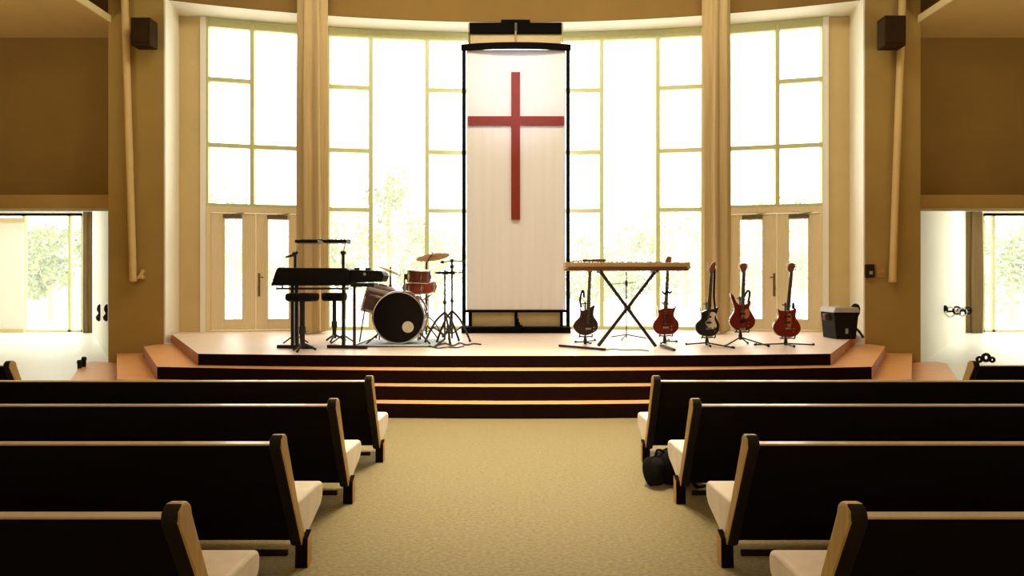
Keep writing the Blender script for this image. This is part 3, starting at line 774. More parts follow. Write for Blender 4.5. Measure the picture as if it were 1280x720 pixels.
# snare on its stand
Ys = 10.02
sn = empty('snare_drum', (X_(525, Ys), Ys, Z_(366, Ys))); tag(sn, 'bright orange red snare drum beside the rack tom', 'drum', 'drum kit')
drum_parts(sn, (0, 0, .0), (-.05, -.06, 1), .265, .185, 'drum_orange', 'drumhead_white', 'drumhead_white', 8, 'chrome', .012)
ss = empty('snare_stand', (X_(528, Ys), Ys, SZ + .008)); tag(ss, 'steel tripod stand under the snare drum', 'drum stand')
ztop = Z_(366, Ys) - SZ - .008
MB().tube([(0, 0, .05), (0, 0, ztop - .12)], .018, 10).build('pole', 'steel', ss, smooth=True)
for k in range(3):
    a = 2 * PI * k / 3 + .4
    MB().tube([(0, 0, ztop - .13), (.18 * math.cos(a), .18 * math.sin(a), ztop - .02)], .012, 8).build('basket_arm', 'steel', ss, smooth=True)
    MB().tube(curve_pts([(0, 0, .32), (.16 * math.cos(a), .16 * math.sin(a), .16), (.27 * math.cos(a), .27 * math.sin(a), .015)], 4), .012, 8).build('leg', 'steel', ss, smooth=True)

def cymbal_profile(r, t=.006):
    b = r * .22
    up = [(.008, b * .35), (b * .6, b * .30), (b, b * .05), (r * .6, -.012), (r, -.03)]
    return up + [(x, z - t) for x, z in reversed(up)]
def tripod(root, r, h, rad=.012, ph=.3, m='steel', double=True):
    for k in range(3):
        a = 2 * PI * k / 3 + ph
        c, s = math.cos(a), math.sin(a)
        MB().tube(curve_pts([(0, 0, h), (r * .45 * c, r * .45 * s, h * .72), (r * .85 * c, r * .85 * s, h * .25), (r * c, r * s, .02)], 5), rad, 8).build('leg', m, root, smooth=True)
        if double: MB().tube([(0, 0, h * .25), (r * .62 * c, r * .62 * s, h * .52)], rad * .7, 6).build('brace', m, root, smooth=True)
        MB().lathe([(0, 0), (.018, 0), (.022, .02), (.012, .04), (0, .04)], Matrix.Translation((r * c, r * s, 0)), 10).build('rubber_foot', 'black', root, smooth=True)
# ride cymbal behind
def cymbal_stand(px, Y, pcx, py, r, tilt, metal, label, leg=.34, legh=.42, h0=SZ + .008, phase=.3):
    root = empty('cymbal_stand', (X_(px, Y), Y, h0)); tag(root, label, 'cymbal', 'cymbal stands')
    cz = Z_(py, Y) - h0; cx = X_(pcx, Y) - X_(px, Y)
    MB().tube([(0, 0, .06), (0, 0, cz - .10)], .016, 10).build('pole', 'steel', root, smooth=True)
    MB().tube([(0, 0, cz - .12), (cx, 0, cz + .06)], .010, 8).build('tilter', 'steel', root, smooth=True)
    MB().lathe(cymbal_profile(r), align((cx, 0, cz + .015), tilt), 36).build('cymbal', metal, root, smooth=True)
    MB().lathe([(0, .0), (.016, .0), (.013, .03), (0, .03)], align((cx, 0, cz + .03), tilt), 10).build('wing_nut', 'steel', root, smooth=True)
    for zz_ in (.45, .75):
        MB().lathe([(.016, 0), (.026, .005), (.026, .045), (.016, .05)], Matrix.Translation((0, 0, cz * zz_)), 10).build('collar', 'steel', root, smooth=True)
    tripod(root, leg, legh, .012, phase)
    return root
cymbal_stand(533, 10.35, 541, 320.5, .30, (-.17, .14, 1), 'brass', 'tilted golden crash cymbal on a stand behind the snare drum', .30, .40)
cymbal_stand(488, 10.3, 488, 338, .22, (.38, .16, 1), 'pale_brass', 'pale tilted cymbal behind the bass drum and piano', .25, .35, SZ + .008, 1.2)
# hi-hat stand
Yh = 9.5
hh = empty('hi_hat_stand', (X_(556, Yh), Yh, SZ + .008)); tag(hh, 'hi hat stand with dark flat cymbals right of the drum kit', 'cymbal', 'cymbal stands')
cz = Z_(342, Yh) - SZ
MB().tube([(0, 0, .05), (0, 0, cz + .05)], .015, 10).build('pole', 'steel', hh, smooth=True)
MB().lathe(cymbal_profile(.19), align((0.02, 0, cz + .02), (.03, 0, 1)), 32).build('top_cymbal', 'steel', hh, smooth=True)
MB().lathe(cymbal_profile(.19), align((0.02, 0, cz - .015), (.03, 0, -1)), 32).build('bottom_cymbal', 'steel', hh, smooth=True)
MB().lathe([(.015, 0), (.028, .005), (.028, .06), (.015, .065)], Matrix.Translation((0, 0, cz * .55)), 10).build('collar', 'steel', hh, smooth=True)
tripod(hh, .33, .50, .019, .9)
m = MB(); m.bar((0, -.05, .02), (-.06, -.34, .05), .09, .012); m.build('footboard', 'steel', hh)
# boom stand
Yo = 9.78
bs = empty('boom_stand', (X_(565, Yo), Yo, SZ)); tag(bs, 'tall steel boom stand nearest the banner, right of the drum kit', 'stand')
cz = Z_(326, Yo) - SZ
MB().tube([(0, 0, .05), (0, 0, cz + .03)], .016, 10).build('pole', 'steel', bs, smooth=True)
MB().tube([(-.14, 0, cz - .02), (.0, 0, cz + .0), (.21, 0, cz - .01)], .008, 8).build('boom_arm', 'steel', bs, smooth=True)
MB().tube([(-.13, -.02, cz - .21), (.18, -.02, cz - .20)], .008, 8).build('side_arm', 'steel', bs, smooth=True)
for z_, r_ in ((cz, .03), (cz - .10, .035), (cz - .20, .03), (cz * .5, .026)):
    MB().lathe([(.016, -.03), (r_, -.02), (r_, .02), (.016, .03)], Matrix.Translation((0, 0, z_)), 10).build('collar', 'steel', bs, smooth=True)
MB().lathe([(0, 0), (.03, .0), (.02, .05), (0, .06)], align((-.14, 0, cz - .02), (-1, 0, -.1)), 10).build('counterweight', 'steel', bs, smooth=True)
tripod(bs, .32, .52, .019, -.25)
# cables on the stage floor beside the stands
rnd = random.Random(4)
def cable(pts, r, label, name='cable'):
    o = MB().tube(curve_pts(pts, 6), r, 6).build(name, 'cable', smooth=True); return tag(o, label, 'cable')
def sp(px, py): Yq = 702.0 / (py - 355); return (X_(px, Yq), Yq, SZ + .012)
cable([sp(545, 433.5), sp(556, 430), sp(566, 433), sp(575, 429.5), sp(583, 432), sp(592, 430.5), sp(601, 431.5)], .012, 'black cable snaking on the stage between drum stands and banner')
cable([sp(536, 433), sp(547, 436), sp(560, 434.8), sp(571, 435.4), sp(580, 433.5)], .010, 'black cable lying in front of the hi hat stand')
cable([sp(752, 439), sp(766, 437.5), sp(780, 438.6), sp(795, 438.2), sp(811, 439.5)], .008, 'thin dark cable on the stage under the tan keyboard')

# ------------------------------------------------------------------ tan keyboard on X stand
Y = 8.72
k2 = empty('keyboard', (X_(782, Y), Y, Z_(338.5, Y))); tag(k2, 'long tan electric keyboard on a crossed stand, seen from behind', 'keyboard')
x0 = k2.location.x; z0 = k2.location.z
L0, L1 = X_(706, Y) - x0, X_(858, Y) - x0; hh_ = Z_(328.5, Y) - z0
MB().box(L0, L1, -.17, .19, .055, hh_).build('body', 'kb_top', k2, bevel=.012)
MB().box(L0 + .005, L1 - .005, -.165, .185, 0, .056).build('under_case', 'kb_under', k2, bevel=.008)
for a, b in ((L0 - .01, L0 + .035), (L1 - .035, L1 + .01)): MB().box(a, b, -.175, .195, .02, hh_ + .004).build('end_cheek', 'kb_top', k2, bevel=.008)
MB().box(L0 + .06, L1 - .06, .02, .17, hh_ - .002, hh_ + .008).build('white_keys', 'ivory', k2)
m = MB()
for k in range(40):
    if k % 7 in (2, 6): continue
    xk = L0 + .08 + k * (L1 - L0 - .16) / 40; m.box(xk, xk + .018, .02, .11, hh_ + .006, hh_ + .018)
m.build('black_keys', 'black', k2)
r = empty('music_folder', (X_(742, 8.7), 8.68, Z_(328.2, Y) + .006)); tag(r, 'flat dark folder lying on the tan keyboard', 'folder')
MB().box(-.17, .17, -.08, .06, .008, .04).build('cover', 'kb_under', r, bevel=.006)
MB().box(-.33, -.16, -.06, .04, .008, .026).build('loose_sheet', 'ivory', r)
# stand
st = empty('keyboard_stand', (X_(784, 8.62), 8.62, SZ)); tag(st, 'black X shaped stand under the tan keyboard', 'keyboard stand')
sx = st.location.x
def S(px, py, Y, dz=0): return Vector((X_(px, Y) - sx, Y - 8.62, Z_(py, Y) - SZ + dz))
zt_ = Z_(338.5, 8.72) - SZ - .015
for (a, b, dy) in ((750, 819, -.03), (819.5, 748, .03)):
    A = Vector((X_(a, 8.62) - sx, dy, zt_)); B = Vector((X_(b, 8.62) - sx, dy, .045))
    m = MB(); m.bar(A, B, .045, .055, up=(0, 1, 0)); m.build('crossed_leg', 'black_metal', st, bevel=.006)
    MB().bar(A + Vector((0, -.13, -.0)), A + Vector((0, .22, 0)), .04, .03).build('support_arm', 'black_metal', st)
MB().lathe([(0, -.07), (.04, -.07), (.04, .07), (0, .07)], align(((X_(784, 8.62) - sx), 0, Z_(385, 8.62) - SZ), (0, 1, 0)), 14).build('pivot', 'black_metal', st, smooth=True)
def footb(p, q):
    m = MB(); m.bar(Vector((p[0] - sx, p[1] - 8.62, .025)), Vector((q[0] - sx, q[1] - 8.62, .025)), .045, .035); m.build('foot', 'black_metal', st, bevel=.008)
footb(sp(699, 434), sp(757, 439)); footb(sp(826, 433.5), sp(843, 439.5))
# stand pole behind the keyboard (microphone stand)
Ym = 10.2
ms = empty('microphone_stand', (X_(783, Ym), Ym, SZ)); tag(ms, 'thin microphone stand behind the crossed keyboard stand', 'microphone stand')
zt_ = Z_(340, Ym) - SZ
MB().tube([(0, 0, .02), (0, 0, zt_)], .010, 8).build('pole', 'steel', ms, smooth=True)
MB().tube([(-.30, 0, .62 + .35), (.22, 0, .66 + .35)], .006, 6).build('boom_arm', 'steel', ms, smooth=True)
MB().lathe([(.01, .93), (.025, .95), (.025, 1.02), (.01, 1.04)], None, 10).build('clutch', 'steel', ms, smooth=True)
for k in range(3):
    a = 2 * PI * k / 3 + .1; MB().tube([(0, 0, .08), (.36 * math.cos(a), .36 * math.sin(a), .014)], .010, 8).build('leg', 'steel', ms, smooth=True)

# ------------------------------------------------------------------ guitars and their stands
def guitar(px, Y, ybot, outline, m_body, neck_top, head_bot, head_pts, label, pg=None, pgm='pickguard', tail=0.0, strap=None, lean=(0, 0)):
    """outline etc. in photo pixels of the instrument's front face; local: x right, z up from body bottom, front at -y"""
    k = Y / 720.0
    root = empty('electric_guitar', (X_(px, Y), Y, Z_(ybot, Y))); tag(root, label, 'guitar', 'guitars on stands')
    def q(p): return ((p[0] - px) * k, (ybot - p[1]) * k)
    O = smooth_closed([q(p) for p in outline], 6)
    MB().prism(O, 'y', -.028, .028).build('body', m_body, root, bevel=.012, bseg=3)
    nb = q(neck_top[1]); nt = q(neck_top[0])
    m = MB(); w0, w1 = .030, .022
    d = Vector((nt[0] - nb[0], 0, nt[1] - nb[1])); n_ = Vector((d.z, 0, -d.x)).normalized()
    B0, T0 = Vector((nb[0], 0, nb[1])), Vector((nt[0], 0, nt[1]))
    vs = [B0 - n_ * w0 + Vector((0, -.045, 0)), B0 + n_ * w0 + Vector((0, -.045, 0)), T0 + n_ * w1 + Vector((0, -.042, 0)), T0 - n_ * w1 + Vector((0, -.042, 0)),
          B0 - n_ * w0 * .8 + Vector((0, -.012, 0)), B0 + n_ * w0 * .8 + Vector((0, -.012, 0)), T0 + n_ * w1 * .8 + Vector((0, -.018, 0)), T0 - n_ * w1 * .8 + Vector((0, -.018, 0))]
    m.add(vs, [(0, 1, 2, 3), (7, 6, 5, 4), (0, 4, 5, 1), (1, 5, 6, 2), (2, 6, 7, 3), (3, 7, 4, 0)])
    nk = m.build('neck', 'fret', root)
    fr = MB()
    for i in range(1, 14):
        t = 1 - (0.944 ** i - .45) / .55 * 1.0
        t = 1 - t
        P = B0 + d * max(.02, min(.98, t)); ww = w0 + (w1 - w0) * t
        fr.bar(P - n_ * ww + Vector((0, -.0455, 0)), P + n_ * ww + Vector((0, -.0455, 0)), .003, .003)
    fr.build('frets', 'chrome', nk)
    st_ = MB()
    for i in range(4):
        o_ = n_ * (-.016 + .0107 * i)
        st_.tube([B0 - d * .38 + o_ + Vector((0, -.048, 0)), T0 + o_ * .8 + Vector((0, -.046, 0))], .0016, 4, cap=False)
    st_.build('strings', 'chrome', root)
    hp = smooth_closed([q(p) for p in head_pts], 3)
    hs = MB().prism(hp, 'y', -.036, -.014).build('headstock', 'g_wood', root, bevel=.003)
    hx = [p[0] for p in hp]; hz = [p[1] for p in hp]
    for i in range(3):
        for s in (-1, 1):
            zz_ = min(hz) + (max(hz) - min(hz)) * (.35 + .25 * i)
            xx_ = (min(hx) if s < 0 else max(hx)) - s * .01
            MB().lathe([(0, 0), (.006, 0), (.006, .012), (.012, .014), (.012, .026), (0, .03)], align((xx_, -.025, zz_), (s, 0, 0)), 8).build('tuning_peg', 'chrome', hs, smooth=True)
    hz_b = max(z for x, z in O)
    # hardware
    bz = nb[1] - hz_b * .62
    MB().box(nb[0] - .045, nb[0] + .045, -.044, -.026, bz - .015, bz + .015).build('bridge', 'chrome', root, bevel=.003)
    for t in (.22, .42):
        zq = nb[1] - hz_b * t
        MB().box(nb[0] - .042, nb[0] + .042, -.042, -.026, zq - .016, zq + .016).build('pickup', 'black', root, bevel=.003)
    for i in range(2):
        MB().lathe([(0, 0), (.016, 0), (.013, .018), (0, .018)], align((nb[0] + .09, -.028, .08 + .05 * i), (0, -1, 0)), 10).build('control_knob', 'chrome', root, smooth=True)
    if pg:
        MB().prism(smooth_closed([q(p) for p in pg], 4), 'y', -.034, -.027).build('pickguard', pgm, root)
    if strap:
        MB().tube(curve_pts([Vector((q(p)[0], yy, q(p)[1])) for p, yy in strap], 6), .016, 8).build('strap', 'black_cloth' if m_body != 'g_cherry2' else 'g_red', root, smooth=True)
    return root
def guitar_stand(px, Y, ybot, feet, label):
    """tripod stand holding a guitar body whose bottom is at pixel row ybot; feet: pixel positions on the floor"""
    x0 = X_(px, Y); root = empty('guitar_stand', (x0, Y, SZ)); tag(root, label, 'guitar stand', 'guitar stands')
    zb = Z_(ybot, Y) - SZ - .012
    MB().tube([(0, .06, zb - .10), (0, .065, zb + .55)], .013, 8).build('upright', 'black_metal', root, smooth=True)
    for s in (-1, 1):
        MB().tube(curve_pts([(0, .06, zb - .02), (s * .09, .05, zb - .012), (s * .10, -.02, zb - .014), (s * .10, -.055, zb + .03)], 4), .011, 8).build('cradle_arm', 'black_metal', root, smooth=True)
    MB().lathe([(0, zb - .14), (.024, zb - .14), (.03, zb - .08), (.02, zb - .02), (0, zb - .02)], Matrix.Translation((0, .05, 0)), 12).build('hub', 'black_metal', root, smooth=True)
    for (fx, fy) in feet:
        p = sp(fx, fy)
        MB().tube([(0, .05, zb - .10), (p[0] - x0, p[1] - Y, .014)], [.012, .012], 8).build('leg', 'black_metal', root, smooth=True)
        MB().tube([((p[0] - x0) * .93, (p[1] - Y) * .93 + .003, .024), (p[0] - x0, p[1] - Y, .014)], .018, 8).build('rubber_foot', 'black', root, smooth=True)
    MB().tube([(-.04, -.03, zb + .5), (-.05, .06, zb + .52), (.05, .06, zb + .52), (.04, -.03, zb + .5)], .010, 8).build('neck_yoke', 'black_metal', root, smooth=True)
    return root
guitar(732, 9.3, 419, [(725, 382), (727, 388), (735, 385.5), (741, 382), (743.5, 381.5), (742, 388), (742, 395), (747, 404), (746, 412), (739, 417), (730, 419), (721, 415.5), (716.5, 408), (719, 402), (725, 395)], 'g_dark',
       ((737, 341), (735, 387)), None, [(735, 341), (734, 335), (736, 331), (740, 331.5), (741, 336), (739, 341)], 'dark maroon guitar standing behind the left of the tan keyboard',
       None, strap=[((727, 384), -.01), ((725, 376), -.02), ((726.5, 366), -.02), ((729, 364), -.02), ((730, 372), -.01)])
guitar_stand(732, 9.3, 419, [(719, 428.5), (739, 430.5), (744, 426)], 'stand under the dark maroon guitar left of the crossed stand')
guitar(832, 9.3, 418, [(821, 382), (823, 387), (831, 385), (841, 385), (845.5, 381), (843, 388), (842, 395), (847.5, 403), (847, 411), (841, 417), (832, 418), (822, 417), (816, 410), (817, 403), (822.5, 395), (822, 388)], 'g_cherry',
       ((834, 334), (831.5, 386)), None, [(832, 334), (831, 327), (833.5, 321), (838, 321.5), (838.5, 327), (836, 334)], 'cherry red guitar standing behind the right end of the tan keyboard',
       [(830, 394), (837, 392), (840, 400), (838, 409), (832, 411), (829, 404)], 'g_red', strap=[((827, 364), -.04), ((829.5, 367), -.055), ((833, 364), -.058), ((836, 366), -.055), ((839, 364), -.04)])
guitar_stand(832, 9.3, 418, [(826, 430.5), (846, 428), (836, 426)], 'stand under the cherry red guitar below the tan keyboard')
guitar(884, 9.15, 420, [(875, 384), (876, 390), (884, 387), (892, 386), (897, 384), (896, 390), (894, 396), (898, 404), (898, 413), (892, 419), (884, 420.5), (874, 418), (869, 411), (870, 404), (876, 397)], 'g_black',
       ((888.5, 340), (885, 388)), None, [(886.5, 341), (886, 335), (890, 328.5), (894, 328), (893, 334), (891, 341)], 'black guitar with pale pickguard, third from the left',
       [(888, 390), (894, 392), (892, 398), (895, 408), (888, 411), (881, 404), (885, 398)], 'pickguard', strap=[((894, 386), 0), ((892.5, 370), .0), ((893, 350), .0), ((893, 336), -.01)])
guitar_stand(885, 9.15, 420, [(857, 431.5), (918, 436), (888, 434)], 'stand under the black guitar with pale pickguard')
guitar(927, 9.15, 413, [(913, 366.5), (917, 371), (919.5, 377), (924, 381), (931, 381), (936.5, 376), (937.5, 379), (936, 385), (938, 390), (943, 399), (941.5, 407), (935, 412), (927, 413), (918, 411.5), (912, 405), (912, 398), (917, 389), (916, 380), (913, 371)], 'g_red',
       ((928.8, 340), (927, 382)), None, [(927, 341), (924.5, 335), (925, 330), (930, 329), (933, 331.5), (932, 337), (930.5, 341)], 'red guitar with long pointed left horn on a high tripod',
       [(930, 388), (934, 386), (936, 392), (934, 397), (930, 398), (929, 393)], 'pg_red', strap=[((930, 372), .01), ((934, 364), .0), ((937, 365), .0), ((936.5, 372), .0), ((935, 378), 0)])
guitar_stand(927, 9.15, 413, [(906, 434), (962, 434), (935, 430)], 'high tripod stand under the red guitar with the long horn')
guitar(983, 9.15, 421, [(971, 386), (975, 388), (984, 388.5), (990, 387.5), (994.5, 385.5), (994, 391), (994, 397), (999, 406), (999.5, 413), (994, 419.5), (983, 421.5), (972, 419), (966, 412), (966.5, 405), (972, 397), (972, 391)], 'g_cherry',
       ((988, 339.5), (983.5, 388)), None, [(986, 340), (983.5, 336), (985.5, 330), (990, 329), (992.5, 331.5), (991, 337), (989.5, 340.5)], 'red guitar nearest the black box, rightmost of the row',
       [(984, 393), (987, 392), (988, 400), (987, 409), (984, 410), (983, 402)], 'pg_red', strap=[((991, 386), .0), ((991.5, 379), .0), ((992.5, 386), .0)])
guitar_stand(984, 9.15, 421, [(943, 432), (1018, 432), (993, 434.5)], 'stand under the rightmost red guitar')

# ------------------------------------------------------------------ black box at the right end
Y = 10.35
bxr = empty('equipment_box', (X_(1050, Y), Y, SZ)); tag(bxr, 'black equipment box with grey lid at the right end of the stage', 'box')
hw = (X_(1067, Y) - X_(1036, Y)) / 2; ht = Z_(390, Y) - SZ
m = MB(); m.prism([(-hw + .05, 0), (hw - .05, 0), (hw, ht), (-hw, ht)], 'y', -.20, .25); m.build('case', 'black', bxr, bevel=.015)
m = MB(); m.prism([(-hw - .02, ht), (hw + .02, ht), (hw - .02, ht + .09), (-hw + .02, ht + .09)], 'y', -.22, .26); m.build('lid', 'lid', bxr, bevel=.012)
MB().box(-hw + .12, hw - .12, -.15, .2, ht + .088, ht + .10).build('lid_tray', 'grey', bxr)
MB().box(-.02, .025, -.213, -.205, .10, .19).build('badge', 'grey', bxr)
MB().box(-hw - .07, -hw + .03, -.05, .05, ht - .15, ht - .03).build('side_handle', 'red_mark', bxr, bevel=.02)
MB().add(*blob(hw + .05, 0, ht + .02, .07, .10, .12, 9, 16, 10)).build('cable_bundle', 'black_cloth', bxr, smooth=True)
MB().tube(curve_pts([(hw + .06, -.02, ht - .05), (hw + .0, -.05, ht * .5), (hw + .06, -.12, .12), (hw + .10, -.16, .02)], 5), .022, 8).build('cable', 'cable', bxr, smooth=True)

# ------------------------------------------------------------------ little things in the side rooms
def wallx(Y): return -(8.1 + (14.65 - 8.1) / (19.95 - 11.62) * (Y - 11.62))
for px, lb in ((125.5, 'small black ornament on the left side room wall, farther one'), (134.5, 'small black ornament on the left side room wall, nearer one')):
    s = (CX - px) / F; kk = (14.65 - 8.1) / (19.95 - 11.62)
    Y = (kk * 11.62 - 8.1) / (kk - s); X = -s * Y
    u = Y / 720
    r = empty('wall_sconce', (X, Y, Z_(402, Y))); tag(r, lb, 'wall lamp', 'side room wall lamps')
    MB().box(-1.0 * u, 3 * u, -.02, .02, 6 * u, 16 * u).build('back_plate', 'black', r)
    MB().lathe([(0, 0), (2.5 * u, 2 * u), (3.4 * u, 6 * u), (1.2 * u, 9 * u), (0, 9 * u)], Matrix.Translation((-2 * u, 0, 0)), 12).build('lower_shade', 'black', r, smooth=True)
    MB().lathe([(0, 11 * u), (1.5 * u, 11 * u), (3.2 * u, 15 * u), (2.2 * u, 20 * u), (0, 22 * u)], Matrix.Translation((-1 * u, 0, 0)), 12).build('upper_shade', 'black', r, smooth=True)
    MB().tube([(2 * u, 0, 8 * u), (-2 * u, -.02, 9 * u), (-1 * u, 0, 12 * u)], .8 * u, 8).build('arm', 'black', r)
Y = 15.0
r = empty('scroll_bracket', (X_(1178, Y), Y, Z_(389, Y))); tag(r, 'black and white scroll ornament on the right side room wall', 'wall ornament')
u = Y / 720
MB().add(*blob(3 * u, 0, 0, 4 * u, 3 * u, 7 * u, 12, 14, 10)).build('dark_end', 'black', r, smooth=True)
for k, (cx_, R_) in enumerate(((10, 6), (18, 4.5), (25, 5), (32, 4))):
    MB().torus(R_ * u, 1.2 * u, Matrix.Translation((cx_ * u, 0, (1 if k % 2 else -1) * u)) @ Matrix.Rotation(PI / 2, 4, 'X'), 20, 8).build('scroll', 'white' if k % 2 == 0 else 'black', r, smooth=True)
MB().bar((-2 * u, .03, -1 * u), (36 * u, .03, 1 * u), .03, .05).build('rail', 'black', r)
m = MB()
for k in range(7): m.lathe([(0, -1.3 * u), (1.3 * u, 0), (0, 1.3 * u)], Matrix.Translation(((14 + 3.2 * k) * u, -.05, (2.5 if k % 2 else -3) * u)), 8)
m.build('beading', 'black', r)
for (a, b0, b1, lb) in ((99.5, 450, 471, 'left short black post on the pale floor beside the steps'), (105, 446, 469, 'right short black post on the pale floor beside the steps')):
    Y = 1.66 * 720 / (b1 + 2 - 355)
    r = empty('floor_post', (X_(a, Y), Y, 0)); tag(r, lb, 'post', 'short floor posts')
    MB().lathe([(0, 0), (.06, 0), (.06, .02), (.03, .03), (0, .03)], None, 14).build('base', 'black', r, smooth=True)
    MB().lathe([(.026, .02), (.030, .12), (.034, Z_(b0, Y) - .06), (.045, Z_(b0, Y) - .04), (.03, Z_(b0, Y)), (0, Z_(b0, Y))], None, 14).build('stem', 'black', r, smooth=True)

# ------------------------------------------------------------------ outside: ground, trees, fence
struct(MB().box(-70, 70, 12.9, 90, -.25, -.2).build('ground', 'ground'), 'pale sunlit ground outside the windows')
def tree(px, Y, top, w, h0, m, label, seed, leaves=900, bare=False):
    rnd = random.Random(seed)
    root = empty('tree', (X_(px, Y), Y, -.2)); tag(root, label, 'tree', 'trees outside the windows')
    Ht = Z_(top, Y) + .2
    t = MB(); t.tube([(0, 0, 0), (.05, 0, Ht * .4), (-.03, .05, Ht * .9)], [.10 * Ht / 5, .07 * Ht / 5, .015], 8)
    for k in range(26 if bare else 9):
        z = Ht * rnd.uniform(.25, .85); a = rnd.uniform(0, 2 * PI); L = (Ht - z) * .55 + .3
        p1 = Vector((L * .5 * math.cos(a), L * .5 * math.sin(a), z + L * .35)); p2 = Vector((L * .9 * math.cos(a), L * .9 * math.sin(a), z + L * .9))
        t.tube([(0, 0, z), p1, p2], [.022, .014, .005], 5)
    t.build('trunk', 'bark', root, smooth=True)
    c = MB()
    blobs = [(rnd.gauss(0, w * .30), rnd.gauss(0, w * .25), rnd.uniform(h0 + .3, Ht - .25 * (Ht - h0)), rnd.uniform(.22, .42) * w) for _ in range(9)]
    for k in range(int(leaves * 1.7)):
        bx_, by_, bz_, br = rnd.choice(blobs)
        v = Vector((rnd.gauss(0, 1), rnd.gauss(0, 1), rnd.gauss(0, 1))).normalized() * br * rnd.uniform(.5, 1)
        p = Vector((bx_, by_, bz_)) + v; s_ = rnd.uniform(.06, .15) * (Y / 24)
        a1 = Vector((rnd.gauss(0, 1), rnd.gauss(0, 1), rnd.gauss(0, 1))).normalized(); a2 = a1.orthogonal().normalized()
        if p.z < .05 or p.z > Ht: continue
        c.add([p - a1 * s_, p + a2 * s_ * .6, p + a1 * s_, p - a2 * s_ * .6], [(0, 1, 2, 3)])
    c.build('foliage', m, root, fix=False)
T_ = [  # px, Y, top, width, foliage bottom, material, label
    (485, 22, 165, 1.6, 3.0, 'leaf_pale', 'slender pale tree seen through the window behind the drums', 420, True),
    (430, 31, 240, 3.6, 1.2, 'leaf_pale', 'pale bushy tree outside, left of the slender tree', 900, False),
    (545, 38, 250, 4.6, 1.0, 'leaf_pale', 'pale bushy tree outside, between slender tree and banner', 900, False),
    (732, 30, 278, 3.2, 1.0, 'leaf_pale', 'pale tree outside just right of the banner', 800, False),
    (790, 38, 262, 4.4, 1.0, 'leaf_pale', 'pale tree outside above the tan keyboard', 900, False),
    (857, 46, 252, 5.0, 1.0, 'leaf_pale', 'pale tree outside beside the right curtain', 900, False),
    (940, 36, 255, 4.0, 1.0, 'leaf_pale', 'pale tree seen through the left leaf of the right doors', 900, False),
    (1000, 27, 225, 3.0, 1.2, 'hedge', 'greener tree outside above the right leaf of the right doors', 1200, False),
    (295, 28, 235, 3.2, 1.2, 'leaf_pale', 'pale tree outside above the left double doors', 900, False),
    (345, 38, 292, 3.6, 1.0, 'leaf_pale', 'pale low tree seen through the right leaf of the left doors', 800, False),
    (62, 29, 272, 3.4, 1.0, 'hedge', 'green tree seen through the left side room window', 1500, False),
    (1265, 29, 262, 3.8, 0.8, 'hedge', 'green tree seen through the right side room window', 1500, False)]
for k, (px, Y, top, w, h0, m, lb, nl, bare) in enumerate(T_): tree(px, Y, top, w, h0, m, lb, 100 + k, nl, bare)
for (px0, px1, lb) in ((20, 100, 'grey plank fence behind the tree outside the left side room'), (1215, 1330, 'grey plank fence behind the tree outside the right side room')):
    Y = 33.5
    r = empty('fence', (X_(px0, Y), Y, -.2)); tag(r, lb, 'fence')
    L = X_(px1, Y) - X_(px0, Y); m = MB(); k = 0.0
    while k < L: m.box(k, k + .16, -.02, .02, .1, 2.4 + .05 * random.random()); k += .19
    m.build('plank_panel', 'fence', r)
    for zz_ in (.5, 1.9): MB().box(0, L, .02, .07, zz_, zz_ + .1).build('rail', 'fence', r)
    for q_ in (0, .5, 1): MB().box(L * q_ - .06, L * q_ + .06, .02, .14, 0, 2.5).build('post', 'fence', r)

# ------------------------------------------------------------------ light
w = bpy.data.worlds.new('World'); scene.world = w; w.use_nodes = True
nt = w.node_tree; bg = nt.nodes['Background']
tc = nt.nodes.new('ShaderNodeTexCoord'); sx_ = nt.nodes.new('ShaderNodeSeparateXYZ'); nt.links.new(tc.outputs['Generated'], sx_.inputs['Vector'])
cr = nt.nodes.new('ShaderNodeValToRGB'); nt.links.new(sx_.outputs['Z'], cr.inputs['Fac'])
cr.color_ramp.elements[0].position = 0.0; cr.color_ramp.elements[0].color = (1.0, .97, .86, 1)
cr.color_ramp.elements[1].position = .7; cr.color_ramp.elements[1].color = (1.0, .98, .92, 1)
nt.links.new(cr.outputs['Color'], bg.inputs['Color'])
bg.inputs['Strength'].default_value = 4.6

def area(name, loc, size, power, col, rot=(0, 0, 0)):
    l = bpy.data.lights.new(name, 'AREA'); l.shape = 'RECTANGLE'; l.size, l.size_y = size; l.energy = power; l.color = col
    o = bpy.data.objects.new(name, l); COL.objects.link(o); o.location = loc; o.rotation_euler = rot
    return o
WARM = (1.0, .84, .55)
area('nave_fill', (0, 6.0, CZ - .05), (7, 2), 170, WARM)  # added overhead fill, no fixture behind it
area('rear_fill', (0, -4.8, 4.2), (10, 4), 230, WARM, (math.radians(82), 0, 0))  # added fill for the piers; the back wall has no window
for s in (-1, 1):
    area('side_room_fill', (s * 15.5, 16, 4.2), (5, 5), 160, (1, .95, .85))  # added fill that brightens each side room
for s in (-1, 1): area('soffit_fill', (s * 10.4, 5.5, 3.0), (.4, 2.5), 170, WARM, (math.radians(180), 0, 0))  # unseen fill aimed up to brighten the side soffits
area('apse_fill', (0, 8.6, CZ - .1), (9, 1.2), 400, (1.0, .90, .68), (math.radians(35), 0, 0))  # added fill for stage, banner and apse wall
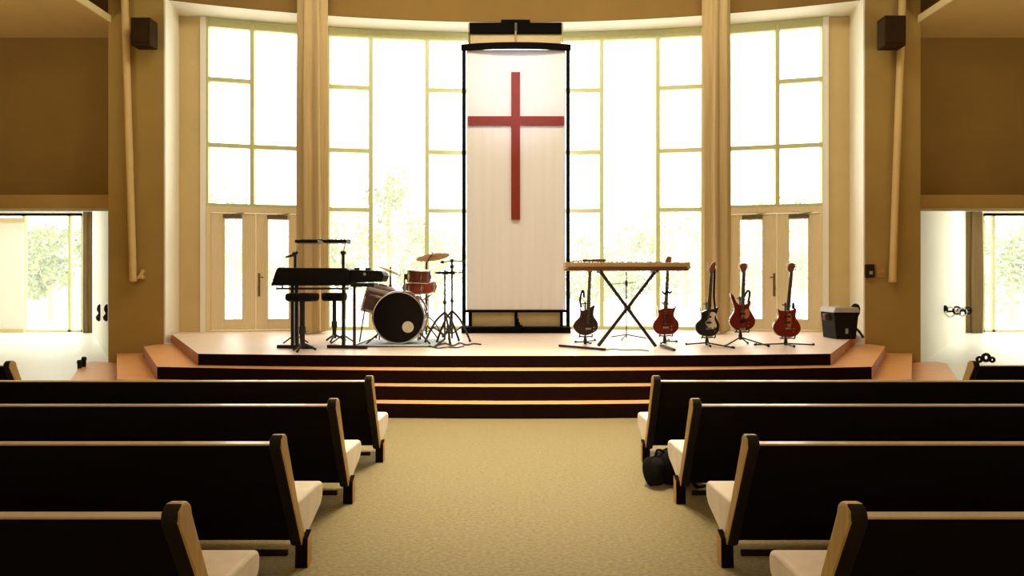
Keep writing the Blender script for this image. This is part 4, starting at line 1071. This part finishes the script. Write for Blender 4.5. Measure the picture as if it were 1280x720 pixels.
for s, rx in ((0, 0),):
    sp_ = bpy.data.lights.new('banner_spot', 'SPOT'); sp_.energy = 260; sp_.color = (.72, .72, 1.0); sp_.spot_size = math.radians(22); sp_.spot_blend = 1.0; sp_.shadow_soft_size = .1
    fl = bpy.data.lights.new('aisle_fill_spot', 'SPOT'); fl.energy = 4600; fl.color = (1, .90, .68); fl.spot_size = math.radians(52); fl.spot_blend = 1.0; fl.shadow_soft_size = .9
    o = bpy.data.objects.new('aisle_fill_spot', fl); COL.objects.link(o); o.location = (0, 5.6, CZ - .2)  # added spot, makes the bright pool of floor before the steps
    o.rotation_euler = (Vector((0, 6.3, 0)) - Vector((0, 5.6, CZ - .2))).to_track_quat('-Z', 'Y').to_euler()
    o = bpy.data.objects.new('banner_spot', sp_); COL.objects.link(o); o.location = (0, 4.5, 7.0); sp_.energy = 800
    o.rotation_euler = (Vector((0.02, 11.6, 5.6)) - Vector((0, 4.5, 7.0))).to_track_quat('-Z', 'Y').to_euler()

# daylight portals in the glazed bays guide the sky sampling
def portal(xc, yc, zc, wd, ht, rz=0):
    l = bpy.data.lights.new('daylight_portal', 'AREA'); l.shape = 'RECTANGLE'; l.size = wd; l.size_y = ht
    l.cycles.is_portal = True
    o = bpy.data.objects.new('daylight_portal', l); COL.objects.link(o); o.location = (xc, yc, zc); o.rotation_euler = (-math.radians(90), 0, rz)
portal(0, 12.75, 3.9, 13, 6.5)
portal(-18, 20.3, 2.1, 7, 4.2); portal(18, 20.3, 2.1, 7, 4.2)

# ------------------------------------------------------------------ camera
cam = bpy.data.cameras.new('camera'); cam.sensor_width = 36; cam.lens = 36 * F / 1280
cam.shift_x = -(CX - 640) / 1280; cam.shift_y = (CY - 360) / 1280
cam.clip_start = .05; cam.clip_end = 300
co = bpy.data.objects.new('camera', cam); COL.objects.link(co)
co.location = (0, 0, H); co.rotation_euler = (math.radians(90), 0, 0)
scene.camera = co
scene.view_settings.view_transform = 'Standard'
scene.view_settings.look = 'None'
scene.view_settings.exposure = 0.0
scene.view_settings.gamma = 1.0
scene.cycles.use_denoising = True
scene.cycles.max_bounces = 8
scene.cycles.diffuse_bounces = 5
scene.cycles.transparent_max_bounces = 12
scene.cycles.sample_clamp_indirect = 6
